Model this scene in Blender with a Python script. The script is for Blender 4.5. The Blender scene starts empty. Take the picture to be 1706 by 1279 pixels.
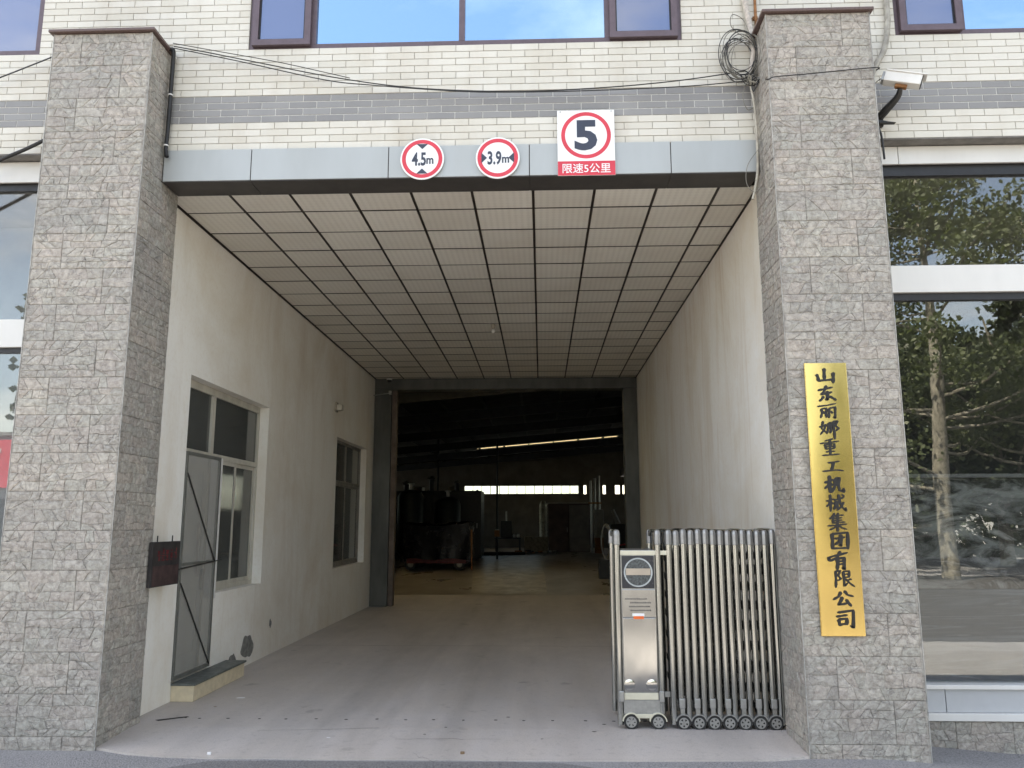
import bpy, bmesh, math, random
import numpy as np
from mathutils import Vector, Matrix, Quaternion

random.seed(7)
rng = np.random.default_rng(7)
sc = bpy.context.scene
col = sc.collection
R_ = math.radians

# ------------------------------------------------------------------ camera
cam_d = bpy.data.cameras.new('camera')
cam_d.sensor_width = 36.0
cam_d.lens = 28.437
cam_d.clip_start = 0.05
cam_d.clip_end = 2000
cam = bpy.data.objects.new('camera', cam_d)
col.objects.link(cam)
_p, _y, _r = 0.171443, 0.035872, -0.001585
_f = Vector((-math.sin(_y) * math.cos(_p), math.cos(_y) * math.cos(_p), math.sin(_p)))
_rt = Vector((math.cos(_y), math.sin(_y), 0))
_up = _rt.cross(_f)
_rt2 = math.cos(_r) * _rt + math.sin(_r) * _up
_up2 = -math.sin(_r) * _rt + math.cos(_r) * _up
cam.matrix_world = Matrix(((_rt2.x, _up2.x, -_f.x, 0), (_rt2.y, _up2.y, -_f.y, 0), (_rt2.z, _up2.z, -_f.z, 1.7), (0, 0, 0, 1)))
sc.camera = cam

# ------------------------------------------------------------------ sky and sun
SUN_EL, SUN_AZ = 62.0, -55.0         # sun stands high behind the building, to the left
world = bpy.data.worlds.new('World')
sc.world = world
world.use_nodes = True
wn = world.node_tree
wn.nodes.clear()
def wnode(t): return wn.nodes.new(t)
sky = wnode('ShaderNodeTexSky')
sky.sky_type = 'NISHITA'
sky.sun_disc = False
sky.sun_elevation = R_(SUN_EL)
sky.sun_rotation = R_(SUN_AZ)
sky.air_density = 1.0
sky.dust_density = 1.2
sky.ozone_density = 1.0
tc = wnode('ShaderNodeTexCoord')
mp = wnode('ShaderNodeMapping')
mp.inputs['Scale'].default_value = (1.6, 1.6, 3.6)
mp.inputs['Location'].default_value = (3.3, 0.7, 1.9)
nz = wnode('ShaderNodeTexNoise')
nz.inputs['Scale'].default_value = 1.7
nz.inputs['Detail'].default_value = 7
nz.inputs['Roughness'].default_value = 0.58
nz.inputs['Distortion'].default_value = 0.35
rp = wnode('ShaderNodeValToRGB')
rp.color_ramp.elements[0].position = 0.46
rp.color_ramp.elements[0].color = (0.10, 0.10, 0.10, 1)
rp.color_ramp.elements[1].position = 0.72
rp.color_ramp.elements[1].color = (0.80, 0.80, 0.80, 1)
bw = wnode('ShaderNodeRGBToBW')
cl = wnode('ShaderNodeMix'); cl.data_type = 'RGBA'; cl.blend_type = 'MULTIPLY'
cl.inputs[0].default_value = 1.0
cl.inputs[7].default_value = (2.3, 2.22, 2.1, 1)
mx = wnode('ShaderNodeMix'); mx.data_type = 'RGBA'
bg = wnode('ShaderNodeBackground')
bg.inputs['Strength'].default_value = 0.13
wo = wnode('ShaderNodeOutputWorld')
L = wn.links.new
L(tc.outputs['Generated'], mp.inputs['Vector']); L(mp.outputs[0], nz.inputs['Vector']); L(nz.outputs[0], rp.inputs[0])
L(sky.outputs[0], bw.inputs[0]); L(bw.outputs[0], cl.inputs[6])
L(rp.outputs[0], mx.inputs[0]); L(sky.outputs[0], mx.inputs[6]); L(cl.outputs[2], mx.inputs[7])
L(mx.outputs[2], bg.inputs['Color']); L(bg.outputs[0], wo.inputs['Surface'])

sun_d = bpy.data.lights.new('sun', 'SUN')
sun_d.energy = 5.0
sun_d.angle = R_(0.53)
sun_d.color = (1.0, 0.95, 0.87)
sun = bpy.data.objects.new('sun', sun_d)
col.objects.link(sun)
_az, _el = R_(SUN_AZ), R_(SUN_EL)
_to = Vector((math.sin(_az) * math.cos(_el), math.cos(_az) * math.cos(_el), math.sin(_el)))
sun.rotation_euler = _to.to_track_quat('Z', 'Y').to_euler()
sun.location = _to * 60

vs = sc.view_settings
sc.display_settings.display_device = 'sRGB'
vs.view_transform = 'Standard'
vs.look = 'None'
vs.gamma = 1.0
vs.exposure = 2.15
vs.use_white_balance = True
vs.white_balance_temperature = 7500
vs.use_curve_mapping = False
cy = sc.cycles
cy.use_denoising = True
cy.max_bounces = 14
cy.diffuse_bounces = 7
cy.glossy_bounces = 5
cy.transparent_max_bounces = 16
cy.caustics_reflective = False
cy.caustics_refractive = False
cy.sample_clamp_indirect = 8.0

# ------------------------------------------------------------------ materials
MATS = {}
def nodes_of(name):
    m = bpy.data.materials.new(name)
    m.use_nodes = True
    nt = m.node_tree
    b = nt.nodes['Principled BSDF']
    return m, nt, b
def mixc(nt, fac, a, b, mode='MIX'):
    n = nt.nodes.new('ShaderNodeMix'); n.data_type = 'RGBA'; n.blend_type = mode
    for i, v in ((0, fac), (6, a), (7, b)):
        if isinstance(v, bpy.types.NodeSocket): nt.links.new(v, n.inputs[i])
        elif i == 0: n.inputs[0].default_value = v
        else: n.inputs[i].default_value = (v[0], v[1], v[2], 1)
    return n.outputs[2]
def noise(nt, scale, detail=5, rough=.55, stretch=(1, 1, 1), dist=0, loc=(0, 0, 0)):
    g = nt.nodes.new('ShaderNodeNewGeometry')
    mpn = nt.nodes.new('ShaderNodeMapping')
    mpn.inputs['Scale'].default_value = stretch
    mpn.inputs['Location'].default_value = loc
    nt.links.new(g.outputs['Position'], mpn.inputs['Vector'])
    n = nt.nodes.new('ShaderNodeTexNoise')
    n.inputs['Scale'].default_value = scale
    n.inputs['Detail'].default_value = detail
    n.inputs['Roughness'].default_value = rough
    n.inputs['Distortion'].default_value = dist
    nt.links.new(mpn.outputs[0], n.inputs['Vector'])
    return n.outputs[0]
def ramp(nt, src, p0, p1, v0=0.0, v1=1.0):
    n = nt.nodes.new('ShaderNodeMapRange')
    n.clamp = True
    n.inputs[1].default_value = p0; n.inputs[2].default_value = p1
    n.inputs[3].default_value = v0; n.inputs[4].default_value = v1
    nt.links.new(src, n.inputs[0])
    return n.outputs[0]
def math_(nt, op, a, b=None):
    n = nt.nodes.new('ShaderNodeMath'); n.operation = op
    for i, v in enumerate((a, b)):
        if v is None: continue
        if isinstance(v, bpy.types.NodeSocket): nt.links.new(v, n.inputs[i])
        else: n.inputs[i].default_value = v
    return n.outputs[0]
def rnd(nt):
    g = nt.nodes.new('ShaderNodeNewGeometry')
    o = nt.nodes.new('ShaderNodeObjectInfo')
    s = math_(nt, 'ADD', g.outputs['Random Per Island'], o.outputs['Random'])
    return math_(nt, 'FRACT', s)
def bump(nt, b, h, strength=.3, dist=.01):
    n = nt.nodes.new('ShaderNodeBump')
    n.inputs['Strength'].default_value = strength
    n.inputs['Distance'].default_value = dist
    nt.links.new(h, n.inputs['Height'])
    nt.links.new(n.outputs[0], b.inputs['Normal'])
def plain(name, c, rough=.5, metal=0.0, var=.18, scale=9, detail=5, stretch=(1, 1, 1), bs=0.0, bscale=70, c2=None, spec=.5, isl=0.0, bdist=.004):
    """one colour with a noisy second tone, per-piece variation, fine relief and uneven gloss"""
    if name in MATS: return MATS[name]
    m, nt, b = nodes_of(name)
    if c2 is None: c2 = tuple(x * (1 - var * 1.7) for x in c)
    n1 = noise(nt, scale, detail, .6, stretch)
    cc = mixc(nt, ramp(nt, n1, .35, .68), c, c2)
    if isl:
        v = ramp(nt, rnd(nt), 0, 1, 1 - isl, 1 + isl * .6)
        n = nt.nodes.new('ShaderNodeVectorMath'); n.operation = 'SCALE'
        nt.links.new(cc, n.inputs[0]); nt.links.new(v, n.inputs['Scale'])
        cc = n.outputs[0]
    nt.links.new(cc, b.inputs['Base Color'])
    nt.links.new(ramp(nt, n1, .3, .7, max(rough - .06, .02), min(rough + .1, 1)), b.inputs['Roughness'])
    b.inputs['Metallic'].default_value = metal
    b.inputs['Specular IOR Level'].default_value = spec
    if bs: bump(nt, b, noise(nt, bscale, 4, .6), bs, bdist)
    MATS[name] = m
    return m

def stone_mat():
    m, nt, b = nodes_of('carved_stone_tile')
    at = nt.nodes.new('ShaderNodeAttribute'); at.attribute_name = 'tint'
    n1 = noise(nt, 26, 7, .68)
    n2 = noise(nt, 3.2, 3, .5)
    base = mixc(nt, ramp(nt, n1, .36, .66), (.475, .46, .422), (.24, .224, .20))
    base = mixc(nt, ramp(nt, n2, .42, .66, 0, .25), base, (.40, .365, .345))
    base = mixc(nt, 1.0, base, at.outputs['Color'], 'MULTIPLY')
    oi = nt.nodes.new('ShaderNodeObjectInfo')
    base = mixc(nt, 1.0, base, mixc(nt, oi.outputs['Random'], (1.08, 1.05, 1.01), (.90, .895, .885)), 'MULTIPLY')
    n3 = noise(nt, 120, 3, .7)
    # hairline cracks across the carved faces
    vg = nt.nodes.new('ShaderNodeNewGeometry'); wob = nt.nodes.new('ShaderNodeTexNoise'); wob.inputs['Scale'].default_value = 9; wob.inputs['Detail'].default_value = 5
    nt.links.new(vg.outputs['Position'], wob.inputs['Vector'])
    va = nt.nodes.new('ShaderNodeVectorMath'); va.operation = 'SCALE'; va.inputs['Scale'].default_value = .16; nt.links.new(wob.outputs['Color'], va.inputs[0])
    vb = nt.nodes.new('ShaderNodeVectorMath'); vb.operation = 'ADD'; nt.links.new(vg.outputs['Position'], vb.inputs[0]); nt.links.new(va.outputs[0], vb.inputs[1])
    vm = nt.nodes.new('ShaderNodeMapping'); vm.inputs['Scale'].default_value = (1, 1, 1.9); nt.links.new(vb.outputs[0], vm.inputs['Vector'])
    vo = nt.nodes.new('ShaderNodeTexVoronoi'); vo.feature = 'DISTANCE_TO_EDGE'; vo.inputs['Scale'].default_value = 8.5; nt.links.new(vm.outputs[0], vo.inputs['Vector'])
    crk = ramp(nt, vo.outputs['Distance'], .0, .035, 1, 0)
    crk = math_(nt, 'MULTIPLY', crk, ramp(nt, noise(nt, 6, 3), .36, .55))
    base = mixc(nt, math_(nt, 'MULTIPLY', crk, .7), base, (.14, .13, .125))
    base = mixc(nt, ramp(nt, n3, .58, .75, 0, .5), base, (.58, .57, .55))
    n4 = noise(nt, 55, 5, .7)
    base = mixc(nt, ramp(nt, n4, .52, .70, 0, .5), base, (.19, .175, .165))
    nt.links.new(base, b.inputs['Base Color'])
    b.inputs['Roughness'].default_value = .5
    h = math_(nt, 'ADD', noise(nt, 17, 9, .68, (1, 1, 1.4), .9), math_(nt, 'MULTIPLY', n3, .10))
    h = math_(nt, 'SUBTRACT', h, math_(nt, 'MULTIPLY', crk, .35))
    bump(nt, b, h, .6, .018)
    return m
def brick_mat(name, c, c2, rough, stain):
    m, nt, b = nodes_of(name)
    r = rnd(nt)
    cc = mixc(nt, r, c, c2)
    g = noise(nt, 2.2, 5, .6, (1, 1, .25))
    cc = mixc(nt, ramp(nt, g, .46, .76, 0, .62), cc, stain)
    g2 = noise(nt, 45, 3, .6, (1, 1, 5))
    cc = mixc(nt, ramp(nt, g2, .45, .8, 0, .16), cc, stain)
    nt.links.new(cc, b.inputs['Base Color'])
    b.inputs['Roughness'].default_value = rough
    bump(nt, b, noise(nt, 60, 4, .6, (1, 1, 3)), .15, .003)
    return m
def plaster_mat(name, c, dirt, rust, seed=0, stk=.3):
    m, nt, b = nodes_of(name)
    big = noise(nt, .55, 11, .68, (1, 1, .8), .5, (seed, 0, 0))
    st = noise(nt, 2.6, 11, .68, (1, 1, .12), .6, (0, seed, 0))
    fine = noise(nt, 22, 8, .7)
    cc = mixc(nt, ramp(nt, big, .42, .70, 0, .75), c, dirt)
    cc = mixc(nt, ramp(nt, st, .50, .78, 0, stk), cc, rust)
    cc = mixc(nt, ramp(nt, fine, .5, .72, 0, .3), cc, dirt)
    nt.links.new(cc, b.inputs['Base Color'])
    b.inputs['Roughness'].default_value = .75
    bump(nt, b, math_(nt, 'ADD', fine, noise(nt, 4, 3)), .12, .008)
    return m
def concrete_mat():
    m, nt, b = nodes_of('worn_concrete')
    big = noise(nt, .55, 6, .62, (1, .35, 1), .3)
    mid = noise(nt, 3.0, 6, .65, (1, .5, 1))
    lane = noise(nt, 1.1, 4, .6, (1, .04, 1))
    fine = noise(nt, 90, 4, .65)
    cc = mixc(nt, ramp(nt, big, .34, .68), (.56, .51, .465), (.41, .37, .335))
    cc = mixc(nt, ramp(nt, mid, .42, .70, 0, .5), cc, (.51, .475, .455))
    cc = mixc(nt, ramp(nt, lane, .46, .66, 0, .28), cc, (.20, .19, .175))
    cc = mixc(nt, ramp(nt, fine, .50, .76, 0, .5), cc, (.19, .18, .17))
    sp = noise(nt, 14, 5, .7)
    cc = mixc(nt, ramp(nt, sp, .56, .74, 0, .45), cc, (.22, .205, .195))
    # tyre tracks down the lane and oil drips
    gp = nt.nodes.new('ShaderNodeNewGeometry'); sx = nt.nodes.new('ShaderNodeSeparateXYZ'); nt.links.new(gp.outputs['Position'], sx.inputs[0])
    wx = math_(nt, 'ADD', sx.outputs[0], math_(nt, 'MULTIPLY', noise(nt, .35, 2, .5, (.3, 1, 1)), .5))
    for x0, wd in ((-1.62, .17), (.10, .19), (-1.15, .10), (-.55, .12)):
        d = math_(nt, 'ABSOLUTE', math_(nt, 'SUBTRACT', wx, x0))
        tk = math_(nt, 'MULTIPLY', ramp(nt, d, wd * .4, wd, 1, 0), ramp(nt, noise(nt, 2.4, 7, .7, (1, .18, 1)), .40, .68, 0, .24))
        cc = mixc(nt, tk, cc, (.16, .15, .14))
    cc = mixc(nt, ramp(nt, noise(nt, 1.7, 6, .6), .64, .71, 0, .5), cc, (.13, .12, .11))
    nt.links.new(cc, b.inputs['Base Color'])
    nt.links.new(ramp(nt, mid, .3, .7, .42, .66), b.inputs['Roughness'])
    bump(nt, b, math_(nt, 'ADD', fine, mid), .22, .006)
    return m
def asphalt_mat(name, k):
    m, nt, b = nodes_of(name)
    v = nt.nodes.new('ShaderNodeTexVoronoi'); v.inputs['Scale'].default_value = 75
    g = nt.nodes.new('ShaderNodeNewGeometry'); nt.links.new(g.outputs['Position'], v.inputs['Vector'])
    big = noise(nt, 1.2, 5, .6)
    cc = mixc(nt, v.outputs['Distance'], (.125 * k, .122 * k, .122 * k), (.04 * k, .04 * k, .041 * k))
    cc = mixc(nt, ramp(nt, big, .4, .7, 0, .5), cc, (.105 * k, .103 * k, .102 * k))
    nt.links.new(cc, b.inputs['Base Color'])
    b.inputs['Roughness'].default_value = .85
    bump(nt, b, v.outputs['Distance'], .8, .008)
    return m
def glass_mat(name, tint, refl, body, see=0.0, rough=.0, tcol=(.8, .85, .85)):
    """coated window glass: strong reflection over a dark body, partly see-through"""
    m, nt, b = nodes_of(name)
    nt.nodes.remove(b)
    gl = nt.nodes.new('ShaderNodeBsdfGlossy'); gl.inputs['Color'].default_value = (*tint, 1); gl.inputs['Roughness'].default_value = rough
    df = nt.nodes.new('ShaderNodeBsdfDiffuse'); df.inputs['Color'].default_value = (*body, 1)
    tr = nt.nodes.new('ShaderNodeBsdfTransparent'); tr.inputs['Color'].default_value = (*tcol, 1)
    m1 = nt.nodes.new('ShaderNodeMixShader'); m1.inputs[0].default_value = see
    nt.links.new(df.outputs[0], m1.inputs[1]); nt.links.new(tr.outputs[0], m1.inputs[2])
    lw = nt.nodes.new('ShaderNodeLayerWeight'); lw.inputs[0].default_value = .5
    fc = math_(nt, 'ADD', math_(nt, 'MULTIPLY', math_(nt, 'POWER', lw.outputs['Facing'], 4.0), 1 - refl), refl)
    m2 = nt.nodes.new('ShaderNodeMixShader')
    nt.links.new(fc, m2.inputs[0]); nt.links.new(m1.outputs[0], m2.inputs[1]); nt.links.new(gl.outputs[0], m2.inputs[2])
    nt.links.new(m2.outputs[0], nt.nodes['Material Output'].inputs['Surface'])
    # panes are never perfectly flat
    bn = nt.nodes.new('ShaderNodeBump'); bn.inputs['Strength'].default_value = .010; bn.inputs['Distance'].default_value = .05
    nt.links.new(noise(nt, 2.2, 2, .5), bn.inputs['Height']); nt.links.new(bn.outputs[0], gl.inputs['Normal'])
    return m
def marble_mat(name, c, c2, vein, stretch, rot):
    m, nt, b = nodes_of(name)
    g = nt.nodes.new('ShaderNodeNewGeometry'); mpn = nt.nodes.new('ShaderNodeMapping')
    mpn.inputs['Rotation'].default_value = (0, R_(rot), 0); mpn.inputs['Scale'].default_value = stretch
    nt.links.new(g.outputs['Position'], mpn.inputs['Vector'])
    n = nt.nodes.new('ShaderNodeTexNoise'); n.inputs['Scale'].default_value = 2.6; n.inputs['Detail'].default_value = 10
    n.inputs['Roughness'].default_value = .65; n.inputs['Distortion'].default_value = 1.2
    nt.links.new(mpn.outputs[0], n.inputs['Vector'])
    cc = mixc(nt, ramp(nt, n.outputs[0], .42, .55), c, c2)
    cc = mixc(nt, ramp(nt, n.outputs[0], .60, .74, 0, .9), cc, vein)
    nt.links.new(cc, b.inputs['Base Color']); b.inputs['Roughness'].default_value = .25
    return m
def panel_mat():
    m, nt, b = nodes_of('embossed_ceiling_panel')
    r = rnd(nt)
    cc = mixc(nt, r, (.77, .745, .68), (.67, .645, .585))
    n1 = noise(nt, 1.3, 4, .6)
    cc = mixc(nt, ramp(nt, n1, .45, .75, 0, .3), cc, (.52, .45, .37))
    g = nt.nodes.new('ShaderNodeNewGeometry')
    sp = nt.nodes.new('ShaderNodeSeparateXYZ'); nt.links.new(g.outputs['Position'], sp.inputs[0])
    k = 2 * math.pi / .0656
    sx = math_(nt, 'SINE', math_(nt, 'MULTIPLY', sp.outputs[0], k)); sy = math_(nt, 'SINE', math_(nt, 'MULTIPLY', sp.outputs[1], k))
    dot = ramp(nt, math_(nt, 'ADD', math_(nt, 'MULTIPLY', sx, .75), math_(nt, 'MULTIPLY', sy, .35)), -.25, .6)
    cc = mixc(nt, math_(nt, 'MULTIPLY', dot, .17), cc, (.40, .37, .33))
    nt.links.new(cc, b.inputs['Base Color']); b.inputs['Roughness'].default_value = .5
    bump(nt, b, dot, .15, .003)
    return m

STONE = stone_mat()
CREAM = brick_mat('cream_glazed_brick', (.68, .66, .595), (.61, .585, .51), .35, (.47, .415, .33))
GREYB = brick_mat('grey_glazed_brick', (.27, .268, .265), (.225, .222, .22), .4, (.31, .305, .30))
PLASTL = plaster_mat('grimy_white_plaster', (.89, .875, .82), (.69, .61, .485), (.56, .46, .345), 0, .34)
PLASTR = plaster_mat('rust_streaked_plaster', (.90, .885, .835), (.72, .63, .49), (.56, .42, .28), 5.3, .55)
CONC = concrete_mat()
ASPH = asphalt_mat('asphalt', 3.0)
ASPHD = asphalt_mat('dimmed_street_asphalt', .8)
ASPH2 = asphalt_mat('dark_asphalt', 2.0)
CEIL = panel_mat()
GLASS_UP = glass_mat('blue_coated_glass', (.50, .76, 1.0), .68, (.03, .04, .07))
GLASS_SASH = glass_mat('screened_sash_glass', (.40, .47, .62), .42, (.10, .11, .17))
GLASS_BAY = glass_mat('grey_shopfront_glass', (.84, .87, .88), .11, (.02, .02, .02), .985, 0, (.96, .965, .96))
GLASS_IN = glass_mat('dusty_window_glass', (.6, .6, .58), .10, (.15, .155, .145), .35, .06)
GLASS_CLEAR = glass_mat('yellowed_glass', (.9, .9, .9), .04, (.5, .46, .34), .8)
MARBLE_A = marble_mat('dark_veined_marble', (.21, .225, .22), (.03, .032, .032), (.46, .48, .47), (.55, 1, 1.6), 38)
MARBLE_B = marble_mat('blue_streaked_marble', (.13, .155, .175), (.06, .075, .085), (.34, .39, .43), (.18, 1, 2.4), 2)
LATT = plain('dark_lattice_steel', (.045, .045, .043), .5, .6, .2)
STEEL = plain('brushed_stainless', (.42, .425, .405), .17, .95, .05, 5, 3, (1, 1, .15))
STEELM = plain('polished_stainless_sheet', (.45, .455, .45), .13, 1.0, .06, 3, 4, (1, 1, .4), .06, 5)
STEELD = plain('dull_stainless', (.36, .36, .345), .38, .9, .15, 12)
CAPM = plain('cast_aluminium', (.37, .37, .36), .4, .7, .12, 20)
BRASS = plain('polished_brass_sheet', (.86, .64, .24), .19, 1.0, .03, 2, 3, (1, 1, .3), .012, 3)
BLACKP = plain('black_print', (.012, .011, .012), .4, 0, .1)
REDP = plain('red_print', (.68, .045, .075), .4, 0, .06)
WHITEP = plain('white_print', (.84, .85, .85), .35, 0, .03)
NAVYP = plain('slate_print', (.035, .045, .075), .4, 0, .06)
ORANGEP = plain('orange_print', (.85, .14, .02), .45, 0, .06)
FRAME = plain('mauve_brown_aluminium', (.135, .100, .115), .38, .2, .12, 12)
DARKFR = plain('charcoal_aluminium', (.035, .036, .04), .4, .3, .12, 12)
CLAD = plain('pale_blue_grey_cladding', (.41, .435, .435), .4, .15, .05, 3, 5, (1, 1, .25), .05, 3)
CLADW = plain('white_cladding', (.74, .735, .71), .45, .05, .05, 3, 5, (1, 1, .25), .04, 3)
CLADG = plain('light_grey_cladding', (.50, .52, .54), .45, .1, .06, 4)
SOFFIT = plain('charcoal_sheet', (.060, .055, .052), .55, .1, .12, 3)
COPING = plain('red_brown_granite', (.135, .088, .08), .4, 0, .2, 60)
MORTAR = plain('grey_mortar', (.50, .475, .43), .9, 0, .2, 30)
MORTARW = plain('white_mortar', (.72, .71, .68), .85, 0, .15, 30)
TBAR = plain('dark_grid_bar', (.03, .022, .016), .5, .2, .2)
PORTAL = plain('green_grey_steel', (.085, .088, .080), .5, .3, .2, 4, 5, (1, 1, .3))
PVCF = plain('aged_white_frame', (.60, .57, .49), .45, 0, .14, 6, 5, (1, 1, .3))
DOORG = plain('grey_green_door', (.62, .61, .56), .5, 0, .12, 5, 5, (1, 1, .3))
SCREEN = None
CREAMTILE = plain('cream_ceramic', (.70, .60, .42), .4, 0, .1, 14)
STEPTOP = plain('dark_step_slab', (.13, .145, .135), .5, 0, .2, 16)
RAWPLAST = plain('bare_plaster', (.25, .25, .235), .9, 0, .25, 18, 6, (1, 1, 1), .4, 40)
CABLE = plain('black_cable_sheath', (.018, .018, .019), .5, 0, .15)
CABLEG = plain('grey_cable_sheath', (.22, .21, .18), .55, 0, .2)
CONDUIT = plain('weathered_grey_conduit', (.46, .43, .36), .6, 0, .25, 12)
HOSE = plain('weathered_hose', (.40, .38, .33), .6, 0, .25, 12)
FOAM = plain('split_pipe_wrap', (.62, .56, .50), .8, 0, .25, 26, 5, (1, 1, 1), .6, 60)
RUST = plain('rusty_steel', (.36, .17, .07), .8, .2, .35, 24, 6, (1, 1, 1), .4, 60)
WHITEM = plain('white_enamel', (.76, .75, .72), .35, 0, .06, 8)
BLACKM = plain('black_paint', (.02, .02, .02), .45, .2, .2)
RUBBER = plain('dark_rubber', (.03, .03, .03), .75, 0, .2)
INTWALL = plain('dim_interior_wall', (.34, .35, .36), .8, 0, .12, 2)
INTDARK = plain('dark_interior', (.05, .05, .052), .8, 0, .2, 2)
ROOFD = plain('grey_roof_slab', (.28, .27, .26), .85, 0, .15, 3)
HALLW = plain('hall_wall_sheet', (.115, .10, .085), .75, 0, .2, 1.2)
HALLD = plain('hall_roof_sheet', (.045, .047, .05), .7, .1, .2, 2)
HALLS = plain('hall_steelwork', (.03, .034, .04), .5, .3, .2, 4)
TARP = plain('black_plastic_sheet', (.004, .004, .005), .22, 0, .1, 3, 4, (1, 1, 1), .10, 5, None, .22, 0, .03)
DKRED = plain('dark_red_paint', (.16, .018, .015), .5, .1, .25)
BROWNP = plain('brown_steel_sheet', (.085, .052, .042), .55, .2, .25, 2)
GREYCAB = plain('grey_cabinet_paint', (.28, .27, .24), .5, .1, .15)
GALV = plain('galvanised_duct', (.42, .39, .31), .42, .7, .25, 7)
WOODC = plain('pale_crate_wood', (.30, .26, .19), .8, 0, .3, 7)
BLUEG = plain('blue_green_machine', (.016, .022, .022), .45, .2, .25)
BARK = plain('pale_poplar_bark', (.36, .33, .26), .85, 0, .35, 7, 6, (1, 1, .5), .5, 20)
def leaf_mat(name, c, c2):
    m, nt, b = nodes_of(name)
    nt.links.new(mixc(nt, rnd(nt), c, c2), b.inputs['Base Color'])
    b.inputs['Roughness'].default_value = .5
    tl = nt.nodes.new('ShaderNodeBsdfTranslucent'); tl.inputs['Color'].default_value = (c[0] * 1.6, c[1] * 1.6, c[2], 1)
    ms = nt.nodes.new('ShaderNodeMixShader'); ms.inputs[0].default_value = .3
    nt.links.new(b.outputs[0], ms.inputs[1]); nt.links.new(tl.outputs[0], ms.inputs[2])
    nt.links.new(ms.outputs[0], nt.nodes['Material Output'].inputs['Surface'])
    return m
LEAF = leaf_mat('poplar_leaf', (.085, .11, .045), (.13, .15, .075))
LEAFD = leaf_mat('dark_leaf', (.045, .065, .03), (.07, .09, .045))
def screen_mat():
    m, nt, b = nodes_of('fly_screen_mesh')
    b.inputs['Base Color'].default_value = (.42, .415, .38, 1); b.inputs['Roughness'].default_value = .7
    tr = nt.nodes.new('ShaderNodeBsdfTransparent'); ms = nt.nodes.new('ShaderNodeMixShader'); ms.inputs[0].default_value = .62
    nt.links.new(b.outputs[0], ms.inputs[1]); nt.links.new(tr.outputs[0], ms.inputs[2])
    nt.links.new(ms.outputs[0], nt.nodes['Material Output'].inputs['Surface'])
    return m
SCREEN = screen_mat()
def skylight_mat():
    m, nt, b = nodes_of('fibreglass_skylight')
    nt.nodes.remove(b)
    tl = nt.nodes.new('ShaderNodeBsdfTranslucent'); tl.inputs['Color'].default_value = (.55, .50, .38, 1)
    nt.links.new(tl.outputs[0], nt.nodes['Material Output'].inputs['Surface'])
    return m
SKYL = skylight_mat()

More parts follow.
